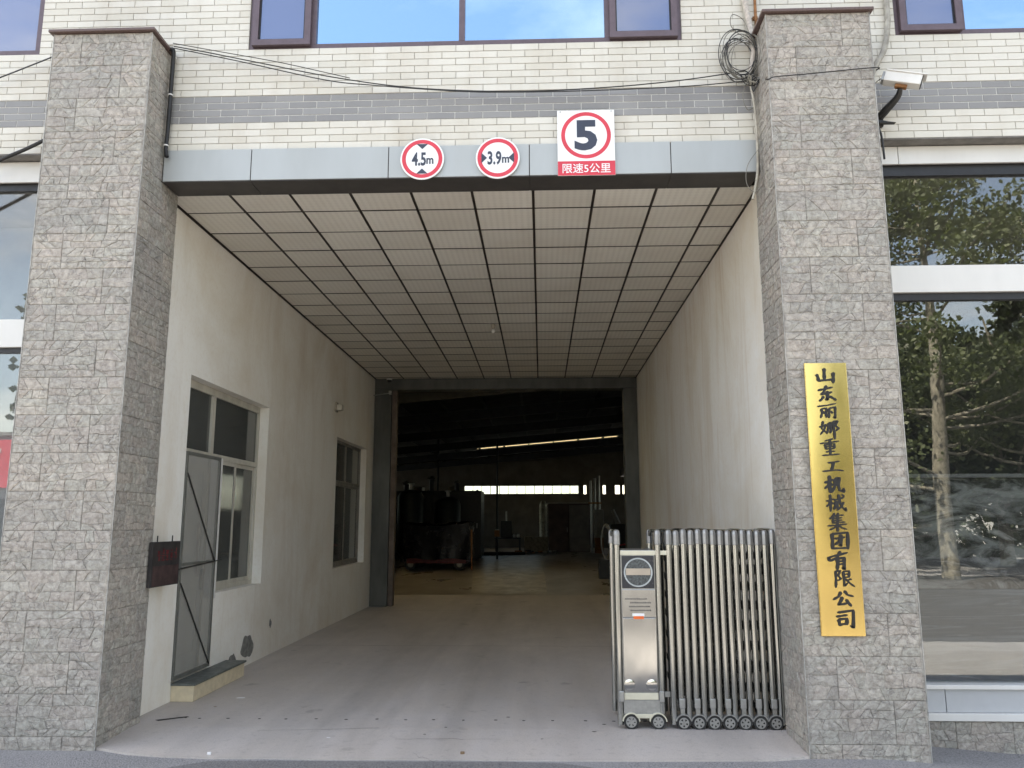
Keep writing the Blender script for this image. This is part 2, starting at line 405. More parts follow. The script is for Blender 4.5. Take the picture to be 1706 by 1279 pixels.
# ------------------------------------------------------------------ mesh helpers
class MB:
    def __init__(s): s.v = []; s.f = []; s.sm = False
    def add(s, v, f):
        o = len(s.v); s.v += [tuple(p) for p in v]; s.f += [tuple(i + o for i in q) for q in f]; return s
    def box(s, x0, x1, y0, y1, z0, z1):
        if x0 > x1: x0, x1 = x1, x0
        if y0 > y1: y0, y1 = y1, y0
        if z0 > z1: z0, z1 = z1, z0
        return s.add([(x0, y0, z0), (x1, y0, z0), (x1, y1, z0), (x0, y1, z0), (x0, y0, z1), (x1, y0, z1), (x1, y1, z1), (x0, y1, z1)],
                     [(0, 3, 2, 1), (4, 5, 6, 7), (0, 1, 5, 4), (1, 2, 6, 5), (2, 3, 7, 6), (3, 0, 4, 7)])
    def bbox(s, x0, x1, y0, y1, z0, z1, b=.005, seg=2):
        bm = bmesh.new(); bmesh.ops.create_cube(bm, size=1)
        for v in bm.verts: v.co = Vector(((x0 + x1) / 2 + v.co.x * (x1 - x0), (y0 + y1) / 2 + v.co.y * (y1 - y0), (z0 + z1) / 2 + v.co.z * (z1 - z0)))
        bmesh.ops.bevel(bm, geom=bm.edges[:], offset=b, segments=seg, profile=.6, affect='EDGES')
        bm.verts.index_update()
        s.add([v.co[:] for v in bm.verts], [[v.index for v in f.verts] for f in bm.faces]); bm.free(); return s
    def cyl(s, p0, p1, r, n=12, r2=None, cap=True):
        p0, p1 = Vector(p0), Vector(p1); d = (p1 - p0).normalized()
        a = d.orthogonal().normalized(); b = d.cross(a); r2 = r if r2 is None else r2
        v = []
        for p, rr in ((p0, r), (p1, r2)):
            for i in range(n):
                t = 2 * math.pi * i / n; v.append(p + (a * math.cos(t) + b * math.sin(t)) * rr)
        f = [(i, (i + 1) % n, n + (i + 1) % n, n + i) for i in range(n)]
        if cap: f += [tuple(range(n - 1, -1, -1)), tuple(range(n, 2 * n))]
        return s.add(v, f)
    def tube(s, pts, r, n=8, smooth=6):
        P = [Vector(p) for p in pts]
        rs = r if isinstance(r, (list, tuple)) else [r] * len(P)
        if smooth and len(P) > 2:
            Q = []; RR = []
            for i in range(len(P) - 1):
                a, b, c, d = P[max(i - 1, 0)], P[i], P[i + 1], P[min(i + 2, len(P) - 1)]
                for k in range(smooth):
                    t = k / smooth
                    Q.append(.5 * ((2 * b) + (c - a) * t + (2 * a - 5 * b + 4 * c - d) * t * t + (3 * b - a - 3 * c + d) * t ** 3))
                    RR.append(rs[i] * (1 - t) + rs[i + 1] * t)
            Q.append(P[-1]); RR.append(rs[-1]); P, rs = Q, RR
        v = []; f = []; up = None
        for i, p in enumerate(P):
            d = (P[min(i + 1, len(P) - 1)] - P[max(i - 1, 0)]).normalized()
            if up is None: up = d.orthogonal().normalized()
            up = (up - d * up.dot(d)).normalized(); sd = d.cross(up)
            for k in range(n):
                t = 2 * math.pi * k / n; v.append(p + (up * math.cos(t) + sd * math.sin(t)) * rs[i])
        m = len(P)
        for i in range(m - 1):
            for k in range(n):
                f.append((i * n + k, i * n + (k + 1) % n, (i + 1) * n + (k + 1) % n, (i + 1) * n + k))
        f += [tuple(range(n - 1, -1, -1)), tuple(range((m - 1) * n, m * n))]
        return s.add(v, f)
    def lathe(s, prof, c, axis='z', n=24):
        """prof: (radius, height) pairs"""
        v = []; f = []
        for r, h in prof:
            for k in range(n):
                t = 2 * math.pi * k / n; a, b = r * math.cos(t), r * math.sin(t)
                v.append({'z': (c[0] + a, c[1] + b, c[2] + h), 'y': (c[0] + a, c[1] + h, c[2] + b), 'x': (c[0] + h, c[1] + a, c[2] + b)}[axis])
        m = len(prof)
        for i in range(m - 1):
            for k in range(n): f.append((i * n + k, i * n + (k + 1) % n, (i + 1) * n + (k + 1) % n, (i + 1) * n + k))
        if prof[0][0] > 1e-6: f.append(tuple(range(n - 1, -1, -1)))
        if prof[-1][0] > 1e-6: f.append(tuple(range((m - 1) * n, m * n)))
        return s.add(v, f)
    def slab(s, poly, fn, w0, w1):
        """extrude a 2-d polygon (u, v) between depths w0 and w1; fn maps (u, v, w) to a point"""
        n = len(poly)
        v = [fn(a, b, w0) for a, b in poly] + [fn(a, b, w1) for a, b in poly]
        return s.add(v, [tuple(range(n)), tuple(range(2 * n - 1, n - 1, -1))] + [(i, i + n, (i + 1) % n + n, (i + 1) % n) for i in range(n)])
    def mesh(s, name, mt=None, smooth=False):
        me = bpy.data.meshes.new(name); me.from_pydata(s.v, [], s.f)
        if mt: me.materials.append(mt)
        bm = bmesh.new(); bm.from_mesh(me); bmesh.ops.recalc_face_normals(bm, faces=bm.faces[:]); bm.to_mesh(me); bm.free()
        if smooth or s.sm:
            me.polygons.foreach_set('use_smooth', [True] * len(me.polygons))
            try: me.set_sharp_from_angle(angle=R_(38))
            except Exception: pass
        me.update()
        return me
    def build(s, name, mt, parent=None, smooth=False):
        return link(name, s.mesh(name, mt, smooth), parent)
def link(name, me, parent=None, loc=None):
    o = bpy.data.objects.new(name, me); col.objects.link(o)
    if parent is not None: o.parent = parent
    if loc is not None: o.location = loc
    return o
def empty(name, loc=(0, 0, 0)):
    """a thing's root at its base; children are given in world coordinates through a stored inverse"""
    o = bpy.data.objects.new(name, None); col.objects.link(o)
    o.location = loc; o.empty_display_size = .2
    return o
def tag(o, label=None, cat=None, group=None, kind=None):
    for k, v in (('label', label), ('category', cat), ('group', group), ('kind', kind)):
        if v: o[k] = v
    return o
def thing(name, label, cat, group=None): return tag(empty(name), label, cat, group)
XZ = lambda u, v, w: (u, w, v)          # facing the street: u = x, v = z, depth = y
YZ = lambda u, v, w: (w, u, v)          # side walls: u = y, v = z, depth = x
XY = lambda u, v, w: (u, v, w)
def holed(fn, u0, u1, v0, v1, w0, w1, holes):
    """a wall slab with rectangular openings"""
    us = sorted({u0, u1, *[h[0] for h in holes], *[h[1] for h in holes]}); us = [u for u in us if u0 <= u <= u1]
    vs_ = sorted({v0, v1, *[h[2] for h in holes], *[h[3] for h in holes]}); vs_ = [v for v in vs_ if v0 <= v <= v1]
    def solid(i, j):
        if i < 0 or j < 0 or i >= len(us) - 1 or j >= len(vs_) - 1: return False
        a, b = (us[i] + us[i + 1]) / 2, (vs_[j] + vs_[j + 1]) / 2
        return not any(h[0] < a < h[1] and h[2] < b < h[3] for h in holes)
    m = MB()
    for i in range(len(us) - 1):
        for j in range(len(vs_) - 1):
            if not solid(i, j): continue
            a, b, c, d = us[i], us[i + 1], vs_[j], vs_[j + 1]
            m.add([fn(a, c, w0), fn(b, c, w0), fn(b, d, w0), fn(a, d, w0)], [(0, 1, 2, 3)])
            m.add([fn(a, c, w1), fn(b, c, w1), fn(b, d, w1), fn(a, d, w1)], [(3, 2, 1, 0)])
            for di, dj, e in ((-1, 0, ((a, c), (a, d))), (1, 0, ((b, c), (b, d))), (0, -1, ((a, c), (b, c))), (0, 1, ((a, d), (b, d)))):
                if not solid(i + di, j + dj):
                    (p, q), (r, t) = e
                    m.add([fn(p, q, w0), fn(r, t, w0), fn(r, t, w1), fn(p, q, w1)], [(0, 1, 2, 3)])
    bm = bmesh.new()
    me = bpy.data.meshes.new('t'); me.from_pydata(m.v, [], m.f); bm.from_mesh(me); bpy.data.meshes.remove(me)
    bmesh.ops.remove_doubles(bm, verts=bm.verts[:], dist=1e-5); bm.verts.index_update()
    o = MB(); o.v = [v.co[:] for v in bm.verts]; o.f = [tuple(v.index for v in f.verts) for f in bm.faces]; bm.free()
    return o
def frame_rect(m, fn, u0, u1, v0, v1, t, w0, w1, tb=None):
    tb = t if tb is None else tb
    for a, b, c, d in ((u0, u0 + t, v0, v1), (u1 - t, u1, v0, v1), (u0 + t, u1 - t, v0, v0 + tb), (u0 + t, u1 - t, v1 - tb, v1)):
        p = [fn(a, c, w0), fn(b, d, w1)]
        m.box(p[0][0], p[1][0], p[0][1], p[1][1], p[0][2], p[1][2])
    return m
def panel(m, fn, u0, u1, v0, v1, w0, w1, b=0):
    p, q = fn(u0, v0, w0), fn(u1, v1, w1)
    a = [sorted((p[i], q[i])) for i in range(3)]
    return m.bbox(*a[0], *a[1], *a[2], b=b) if b else m.box(*a[0], *a[1], *a[2])
def text_mesh(body, size, mt, sx=1.0, bold=0.0, depth=.0006, shear=0.0):
    cu = bpy.data.curves.new('t', 'FONT'); cu.body = body; cu.size = size; cu.align_x = 'CENTER'; cu.align_y = 'CENTER'
    cu.offset = bold; cu.extrude = depth; cu.shear = shear; cu.resolution_u = 3
    o = bpy.data.objects.new('t', cu); col.objects.link(o)
    dg = bpy.context.evaluated_depsgraph_get()
    me = bpy.data.meshes.new_from_object(o.evaluated_get(dg), depsgraph=dg)
    bpy.data.objects.remove(o); bpy.data.curves.remove(cu)
    c = [v.co.copy() for v in me.vertices]
    if c:
        x0, x1 = min(p.x for p in c), max(p.x for p in c); y0, y1 = min(p.y for p in c), max(p.y for p in c)
        for v, p in zip(me.vertices, c):
            v.co = Vector(((p.x - (x0 + x1) / 2) * sx, -p.z, p.y - (y0 + y1) / 2))
    me.materials.clear(); me.materials.append(mt)
    return me

# ================================================================== THE SETTING
def ground_sheet(name, poly, mt, zf, sub=1):
    m = MB(); m.add([(x, y, zf(x, y)) for x, y in poly], [tuple(range(len(poly)))])
    o = m.build(name, mt); o['kind'] = 'structure'; return o
# street: one large sheet that falls gently to the right in front of the right-hand bay
def road_z(x, y):
    z = -.045
    if y > 4.5: z -= .10 * min(max((x - 2.6) / 1.2, 0), 1) * min((y - 4.5) / 2, 1)
    return z
def grid_sheet(xs, ys, zf):
    m = MB(); nx = len(xs)
    m.v = [(x, y, zf(x, y)) for y in ys for x in xs]
    m.f = [(j * nx + i, j * nx + i + 1, (j + 1) * nx + i + 1, (j + 1) * nx + i) for j in range(len(ys) - 1) for i in range(nx - 1)]
    return m
xs = [-400, -60, -20, -8, -5, -3, -1, 0, 1, 2, 2.6, 2.9, 3.2, 3.5, 3.8, 4.5, 6, 10, 20, 60, 400]
ys = [-400, -80, -30, -10, 0, 3, 4.5, 5.5, 6, 6.5, 7, 7.6, 12, 60, 120, 400]
tag(grid_sheet(xs, ys, road_z).build('road', ASPH), kind='structure')
tag(MB().add([(-300, -14, -.040), (300, -14, -.040), (300, 1.6, -.040), (-300, 1.6, -.040)], [(0, 1, 2, 3)]).build('added_dark_carriageway', ASPHD), kind='structure')  # dark sheet added to dim the street mirrored in the shopfront glass
# darker patch of newer asphalt against the concrete
pp = [(-2.72, 6.18), (-2.5, 6.34), (-1.9, 6.365), (-1.1, 6.37), (-.2, 6.385), (.15, 6.36), (.5, 6.2), (.62, 5.9), (.3, 5.2), (-1.2, 5.0), (-2.6, 5.2), (-2.9, 5.8)]
tag(MB().add([(x, y, -.039) for x, y in pp], [tuple(range(len(pp)))]).build('asphalt_patch', ASPH2), kind='structure')
# concrete floor of the passage and hall; its front edge is a worn, uneven line
front = [(-3.62, 6.66), (-3.44, 6.60), (-3.2, 6.50), (-2.9, 6.44), (-2.5, 6.405), (-2.1, 6.42), (-1.7, 6.40), (-1.2, 6.415), (-.7, 6.425), (-.2, 6.42), (.3, 6.43), (.8, 6.44), (1.3, 6.46), (1.7, 6.475), (2.0, 6.55), (2.12, 6.66)]
m = MB()
rows = []
for k, yy in enumerate((None, 6.75, 6.95, 7.2)):
    r = []
    for x, y in front:
        yv = y if yy is None else yy
        xv = x if yy is None or -3.6 < x < 2.05 else (-3.66 if x < 0 else 2.12)
        m.v.append((xv, yv, 0 if yy == 7.2 else -.036 * (7.2 - yv) / .8)); r.append(len(m.v) - 1)
    rows.append(r)
for a, b in zip(rows, rows[1:]):
    for i in range(len(a) - 1): m.f.append((a[i], a[i + 1], b[i + 1], b[i]))
e = len(m.v)
m.v += [(x, y, -.12) for x, y in front]
for i in range(len(front) - 1): m.f.append((e + i, e + i + 1, rows[0][i + 1], rows[0][i]))
o = len(m.v); m.v += [(-3.66, 20.2, 0), (2.12, 20.2, 0)]
m.f.append(tuple(rows[-1]) + (o + 1, o))
m.f = [tuple(q) for q in m.f]
floor = tag(m.build('concrete_floor', CONC), kind='structure')
HFLOOR = plain('hall_concrete', (.30, .27, .22), .30, 0, .2, .8, 6, (1, .4, 1), .08, 20)
tag(MB().box(-16, 14, 20.202, 61, -.1, -.004).box(-16, -3.662, 17.5, 20.2, -.1, -.004).box(2.122, 14, 17.5, 20.2, -.1, -.004).build('hall_floor', HFLOOR), kind='structure')
tag(MB().add([(x, y, -.001 + .004) for x, y in ((-1.75, 20.4), (.12, 20.4), (.10, 27.5), (.0, 34), (.3, 44), (-1.6, 46), (-2.6, 31), (-2.1, 25))], [tuple(range(8))]).build('pale_floor_strip', plain('pale_concrete', (.46, .41, .31), .33, 0, .25, 2.2, 7, (1, .5, 1), .08, 20)), kind='structure')  # paler, yellower strip along the hall floor
hm = MB()
for i in range(21):
    x = -3.05 + .262 * i + random.uniform(-.015, .015); y = 7.50 + random.uniform(-.012, .012)
    if -3.4 < x < 2: hm.slab([(x + .014 * math.cos(t) * random.uniform(.7, 1.4), y + .011 * math.sin(t)) for t in np.linspace(0, 5.6, 9)], XY, .0015, .003)
hm.slab([(-3.42, 7.42), (-3.20, 7.56), (-3.17, 7.54), (-3.38, 7.39)], XY, .0015, .003)
for k in range(7):
    x, y = random.uniform(-3.2, .6), random.uniform(6.75, 7.7); s = random.uniform(.006, .016)
    hm.slab([(x + s * random.uniform(.7, 2.2) * math.cos(t), y + s * random.uniform(.4, 1) * math.sin(t)) for t in np.linspace(0, 5.4, 7)], XY, .0015, .003)
for yy in (11.9, 16.62):
    m = MB(); x = XL0 = -3.62
    while x < 2.05:
        x2 = min(x + random.uniform(.2, .5), 2.06); w = random.uniform(.003, .007)
        m.add([(x, yy - w, .0012), (x2, yy - w + random.uniform(-.002, .002), .0012), (x2, yy + w, .0012), (x, yy + w, .0012)], [(0, 1, 2, 3)]); x = x2
    m.build('slab_joint', plain('joint_dirt', (.10, .09, .08), .95), floor)
h = hm.build('bolt_hole', plain('grimy_hole', (.03, .028, .026), .9), floor); h['kind'] = 'stuff'
for k in range(3):
    x0, y0 = [(-2.4, 7.1), (-1.2, 6.9), (-1.0, 6.56)][k]; pts = [(x0, y0)]
    for j in range(9): pts.append((pts[-1][0] + random.uniform(.05, .16) * (1 if k < 2 else .2), pts[-1][1] + random.uniform(-.03, .025) * (1 if k < 2 else 1.8)))
    m = MB()
    for (a, b), (c, d) in zip(pts, pts[1:]):
        w = random.uniform(.001, .0035)
        za, zb = (-.036 * max(7.2 - q, 0) / .8 + .0015 for q in (b, d))
        m.add([(a, b - w, za), (c, d - w, zb), (c, d + w, zb), (a, b + w, za)], [(0, 1, 2, 3)])
    m.build('crack', plain('crack_dirt', (.07, .065, .06), .95), floor)
lit = []
for x, y, s, c in ((-3.0, 8.35, .05, 0), (-1.75, 6.93, .022, 0), (-2.55, 6.48, .016, 0), (-.62, 6.55, .018, 1), (-3.1, 7.95, .02, 1)):
    o = MB().slab([(x + s * random.uniform(.6, 1.1) * math.cos(t), y + s * .6 * random.uniform(.6, 1.1) * math.sin(t)) for t in np.linspace(0, 5.4, 8)], XY, -.03 if y < 7 else .002, .003 if y > 7 else -.012).build('litter_scrap', [WHITEP, plain('dry_leaf_scrap', (.22, .15, .09), .9)][c])
    lit.append(o)
for o, t in zip(lit, ('white paper scrap on the floor in front of the door step', 'pale paper crumb on the concrete near the left pillar, left of centre', 'tiny white scrap at the front edge of the concrete floor', 'small brown dry scrap at the front edge of the concrete', 'small brown leaf scrap left of the door step')):
    tag(o, t, 'litter', 'scraps on the passage floor')

# ================================================================== FACTORY FRONT BUILDING
bld = thing('factory_building', 'cream brick factory front with two grey stone pillars and a deep vehicle passage', 'building')
YF = 7.0                                    # plane of the mortar behind the bricks
C0, CH, BL = 5.154, .0685, .2617            # first course, course height, brick pitch
WZ = C0 + 15 * CH                           # sill line of the upper windows
UPW = [(-8.4, -4.82), (-2.77, 1.35), (3.33, 6.9)]
PIL = [(-4.43, -3.51), (2.003, 2.908)]
LEFT, RIGHT = -14.0, 12.0
TOP = 8.7
wall = holed(XZ, LEFT, RIGHT, C0, TOP, YF, YF + .25, [(a, b, WZ, 8.1) for a, b in UPW]).build('facade_wall', MORTAR, bld)
for a, b in ((LEFT, PIL[0][0]), (PIL[0][1], PIL[1][0]), (PIL[1][1], RIGHT)):
    MB().box(a, b, YF - .0025, YF + .01, C0 + 4 * CH + .002, C0 + 8 * CH - .002).build('band_mortar', MORTARW, wall)
bmeshes = {}
def brick_mesh(w, grey):
    d = .0035 if grey else .008; e = .0036 if grey else .0022
    k = (round(w, 3), grey)
    if k not in bmeshes:
        mm = MB(); x0, x1, z0, z1, b = e, w - e, e, CH - e, .0012
        mm.add([(x0, 0, z0), (x1, 0, z0), (x1, 0, z1), (x0, 0, z1), (x0 + b, -d, z0 + b), (x1 - b, -d, z0 + b), (x1 - b, -d, z1 - b), (x0 + b, -d, z1 - b)],
               [(4, 5, 6, 7), (0, 1, 5, 4), (1, 2, 6, 5), (2, 3, 7, 6), (3, 0, 4, 7)])
        bmeshes[k] = mm.mesh('brick', GREYB if grey else CREAM)
    return bmeshes[k]
cand = []; rest = {0: MB(), 1: MB()}
for k in range(46):
    z = C0 + k * CH
    grey = 4 <= k < 8
    blocks = list(PIL) if z < 6.2 else []
    if WZ - .001 <= z < 8.1 - .03: blocks += UPW
    off = -1.956 + (BL / 2 if k % 2 == 0 else 0) + random.uniform(-.004, .004)
    i0 = math.floor((-9.5 - off) / BL)
    for i in range(i0, i0 + 70):
        a, b = off + i * BL, off + (i + 1) * BL
        segs = [(a, b)]
        for p, q in blocks:
            ns = []
            for s, t in segs:
                if t <= p or s >= q: ns.append((s, t)); continue
                if s < p: ns.append((s, p))
                if t > q: ns.append((q, t))
            segs = ns
        for s, t in segs:
            if t - s > .03: cand.append((s, t, z, grey, k))
def seen(c): return -5.25 < c[0] and c[1] < 4.35 and c[4] < 22
cream = sorted([c for c in cand if not c[3] and seen(c)], key=lambda c: (abs((c[0] + c[1]) / 2 + .4) + .28 * c[4]))
chosen = set(id(c) for c in cream[:300]) | set(id(c) for c in cand if c[3] and seen(c))
for c in cand:
    s, t, z, grey, k = c
    yb = YF - (.0027 if grey else .0002) - random.uniform(0, .0012)
    if id(c) in chosen:
        o = link('grey_brick' if grey else 'cream_brick', brick_mesh(t - s, grey), wall, (s, yb, z))
    else:
        me = brick_mesh(t - s, grey); mm = rest[int(grey)]
        mm.add([(v.co.x + s, v.co.y + yb, v.co.z + z) for v in me.vertices], [tuple(p.vertices) for p in me.polygons])
for g, mm in rest.items():
    o = mm.build('grey_bricks' if g else 'cream_bricks', GREYB if g else CREAM, wall); o['kind'] = 'stuff'
# header course of bricks seen from below above the side bays
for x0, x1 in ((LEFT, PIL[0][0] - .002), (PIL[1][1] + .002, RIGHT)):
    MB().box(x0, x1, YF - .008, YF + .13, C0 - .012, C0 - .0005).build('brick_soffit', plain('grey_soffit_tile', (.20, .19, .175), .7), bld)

# ---- upper windows
def sash(win, x0, x1, z0, z1, y, glass, dark=False):
    f = frame_rect(MB(), XZ, x0, x1, z0, z1, .058, y - .05, y - .004)
    so = f.build('sash', FRAME, win)
    frame_rect(MB(), XZ, x0 + .058, x1 - .058, z0 + .058, z1 - .058, .012, y - .034, y - .006).build('glazing_bead', BLACKM, win)
    MB().box(x0 + .066, x1 - .066, y - .022, y - .016, z0 + .066, z1 - .066).build('sash_pane', glass, win)
def upper_window(x0, x1, div, sashes, fixed=None):
    win = frame_rect(MB(), XZ, x0 + .002, x1 - .002, WZ + .002, 8.098, .05, YF + .006, YF + .076).build('upper_window', FRAME, bld)
    for d in div: MB().box(d - .028, d + .028, YF + .004, YF + .076, WZ + .052, 8.048).build('mullion', FRAME, win)
    ed = [x0 + .05] + list(div) + [x1 - .05]
    for i, (a, b) in enumerate(zip(ed, ed[1:])):
        a2 = a + (.0 if i == 0 else .028); b2 = b - (.0 if i == len(ed) - 2 else .028)
        if i in sashes: sash(win, a2 - .012, b2 + .012, WZ + .022, 8.06, YF + .004, GLASS_SASH)
        else: MB().box(a2 - .004, b2 + .004, YF + .033, YF + .039, WZ + .048, 8.052).build('pane', fixed or GLASS_UP, win)
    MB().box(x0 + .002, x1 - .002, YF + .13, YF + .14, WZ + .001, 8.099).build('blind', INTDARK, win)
    return win
upper_window(*UPW[1], [-2.155, -.725, .66], (0, 3))
upper_window(*UPW[0], [-7.6, -6.2], (0,), GLASS_SASH)
upper_window(*UPW[2], [3.95, 5.4], (0,))

# ---- metal-clad beam over the passage
beam = MB().box(-3.505, 1.998, 6.995, 7.30, 4.842, C0 - .004).build('entrance_beam', SOFFIT, bld)
jx = [-3.505, -2.676, -1.39, -.087, 1.205, 1.998]
for a, b in zip(jx, jx[1:]):
    MB().bbox(a + .004, b - .004, 6.972, 6.9945, 4.846, C0 - .002, b=.003).build('fascia_panel', CLAD, beam)
    if a > -3.5: MB().box(a - .004, a + .004, 6.978, 6.994, 4.85, C0 - .01).build('joint_seal', TBAR, beam)
sx = [-3.5, -2.676, -.087, 1.205, 1.995]
for a, b in zip(sx, sx[1:]):
    MB().box(a + .003, b - .003, 6.975, 7.297, 4.836, 4.8415).build('soffit_panel', SOFFIT, beam)

# ---- stone tile pillars
def stone_tile(w, h, seed):
    r = random.Random(seed); mm = MB(); tints = []
    def slabstone(poly, hgt):
        n = len(poly); cx = sum(p[0] for p in poly) / n; cz = sum(p[1] for p in poly) / n
        tx, tz = r.uniform(-.012, .012), r.uniform(-.016, .016)
        v = [(x, -.004, z) for x, z in poly]
        ins = .80 + r.uniform(0, .1)
        for x, z in poly:
            dx, dz = x - cx, z - cz; L_ = math.hypot(dx, dz) or 1; k = max(1 - .0035 / L_, .5)
            v.append((cx + dx * k, -(hgt + tx * dx + tz * dz + r.uniform(-.0015, .0015)), cz + dz * k))
        v.append((cx + r.uniform(-.01, .01), -(hgt + r.uniform(.001, .005)), cz + r.uniform(-.006, .006)))
        f = [(i, (i + 1) % n, n + (i + 1) % n, n + i) for i in range(n)] + [(n + i, n + (i + 1) % n, 2 * n) for i in range(n)]
        mm.add(v, f)
        t = r.choice([(1, 1, 1), (1.04, 1, .985), (.96, .975, .965), (1.05, 1.04, 1.03), (.94, .935, .93), (1.02, .985, .98)])
        q = r.uniform(.95, 1.05); tints.extend([(t[0] * q, t[1] * q, t[2] * q, 1)] * len(v))
    mm.add([(0, .012, 0), (w, .012, 0), (w, .012, h), (0, .012, h), (0, -.004, 0), (w, -.004, 0), (w, -.004, h), (0, -.004, h)],
           [(0, 3, 2, 1), (4, 5, 6, 7), (0, 1, 5, 4), (1, 2, 6, 5), (2, 3, 7, 6), (3, 0, 4, 7)]); tints.extend([(.90, .89, .88, 1)] * 8)
    nr = max(1, round(h / .078)) if h < .25 else r.choice([4, 4, 4, 5]); hs = [r.uniform(.65, 1.4) for _ in range(nr)]; s_ = sum(hs); hs = [q * (h - .003) / s_ for q in hs]
    zb = [.0015]
    for hh in hs: zb.append(zb[-1] + hh)
    curves = []
    for k, z in enumerate(zb):
        edge = k == 0 or k == nr
        a1, a2, a3 = (0, 0, 0) if edge else (r.uniform(.003, .0075), r.uniform(.002, .005), r.uniform(.001, .003)); p1, p2, p3 = r.uniform(0, 6.3), r.uniform(0, 6.3), r.uniform(0, 6.3); f1 = r.uniform(9, 17)
        curves.append(lambda x, z=z, a1=a1, a2=a2, a3=a3, p1=p1, p2=p2, p3=p3, f1=f1: z + a1 * math.sin(f1 * x + p1) + a2 * math.sin(f1 * 2.3 * x + p2) + a3 * math.sin(f1 * 6.1 * x + p3))
    g = .0006
    def run(c, xa, xb, off):
        n = max(2, int(abs(xb - xa) / .035) + 1)
        return [(xa + (xb - xa) * q / n, c(xa + (xb - xa) * q / n) + off) for q in range(n + 1)]
    for k in range(nr):
        lo, hi = curves[k], curves[k + 1]
        x = .0015; tl = 0.0
        while x < w - .003:
            ww = min(r.uniform(.07, .30), w - .0015 - x)
            if w - .0015 - x - ww < .05: ww = w - .0015 - x
            last = x + ww > w - .003
            tr = 0.0 if last else r.uniform(-.022, .022)
            cuts = []
            if ww > .11 and r.random() < .5: cuts = [(r.uniform(.15, .45), r.uniform(.5, .85))]
            if ww > .2 and r.random() < .45: cuts = [(r.uniform(.1, .25), r.uniform(.3, .5)), (r.uniform(.5, .6), r.uniform(.7, .92))]
            if cuts and r.random() < .35: cuts = [(b, a) for a, b in cuts]
            xs0 = [(x - tl, x + tl)] + [(x + ww * a, x + ww * b) for a, b in cuts] + [(x + ww - tr, x + ww + tr)]
            for (b0, t0), (b1, t1) in zip(xs0, xs0[1:]):
                q = .0005
                b0_, t0_, b1_, t1_ = (min(max(e, .0012), w - .0012) for e in (b0 + q, t0 + q, b1 - q, t1 - q))
                if b1_ - b0_ < .006: b1_ = b0_ + .006
                if t1_ - t0_ < .006: t1_ = t0_ + .006
                P = run(lo, b0_, b1_, g); Q = run(hi, t1_, t0_, -g)
                zm = (lo(b1_) + hi(t1_)) / 2; zn = (lo(b0_) + hi(t0_)) / 2
                mr = [((b1_ + t1_) / 2 + (0 if last else r.uniform(-.006, .003)), zm)]; ml = [((b0_ + t0_) / 2 + (0 if x < .003 else r.uniform(-.003, .006)), zn)]
                poly = P + mr + Q + ml
                if min(hi(e) - lo(e) for e in (b0_, b1_, t0_, t1_)) < .012: continue
                slabstone([(min(max(a, .001), w - .001), min(max(b, .001), h - .001)) for a, b in poly], r.uniform(.0060, .0100))
            x += ww; tl = tr
    me = mm.mesh('stone_tile', STONE)
    at = me.color_attributes.new('tint', 'FLOAT_COLOR', 'POINT')
    at.data.foreach_set('color', [c for t in tints for c in t])
    return me
TH = .3195
tile_lib = {}
def tile(w, h=TH):
    w = round(w, 3); h = round(h, 3)
    L_ = tile_lib.setdefault((w, h), [])
    if len(L_) < 9:
        L_.append(stone_tile(w - .002, h - .002, 1000 + len(tile_lib) * 50 + len(L_))); return L_[-1]
    return random.choice(L_)
def clad(core, fn_place, width, big, z0, z1, phase):
    """courses of tiles over one face; fn_place(u, z) gives location, rotation is fixed per face"""
    rows_ = []; z = z1
    k = phase
    while z > z0 + .02:
        h = min(TH, z - z0); z -= h
        ws = [big, width - big] if k % 2 else [width - big, big]
        k += 1; u = 0
        for w in ws:
            loc, rz = fn_place(u, z)
            o = link('stone_tile', tile(w, h), core, loc); o.rotation_euler = (0, 0, rz); u += w
def pillar(x0, x1, y0, y1, big, phase, top=6.13):
    bot = -.20
    core = MB().box(x0 + .014, x1 - .014, y0 + .014, y1, bot, top).build('pillar', STONE, bld)
    z1 = top - .002; z0 = bot
    wf = x1 - x0 - .004; ws = y1 - y0 - .004
    clad(core, lambda u, z: ((x0 + .002 + u, y0 + .0125, z), 0), wf, big, z0, z1, phase)
    clad(core, lambda u, z: ((x1 - .0125, y0 + .002 + u, z), math.pi / 2), ws, min(big, ws * .72), z0, z1, phase + 1)
    clad(core, lambda u, z: ((x0 + .0125, y0 + .002 + ws - u, z), -math.pi / 2), ws, min(big, ws * .72), z0, z1, phase)
    for x in (x0 - .001, x1 - .005): MB().bbox(x, x + .006, y0 - .001, y0 + .005, bot, top - .004, b=.001, seg=1).build('corner_trim', plain('pale_corner_strip', (.50, .49, .46), .5, 0, .3, 12), core)
    MB().bbox(x0 - .035, x1 + .03, y0 - .035, YF - .011, top, top + .028, b=.007, seg=3).build('coping', COPING, core)
    return core
pl = pillar(PIL[0][0], PIL[0][1], 6.60, 7.335, .65, 0)
pr_ = pillar(PIL[1][0], PIL[1][1], 6.55, 7.165, .655, 1)
pl['label'] = 'left stone pillar with pale front'; pr_['label'] = 'right stone pillar carrying the brass plate'

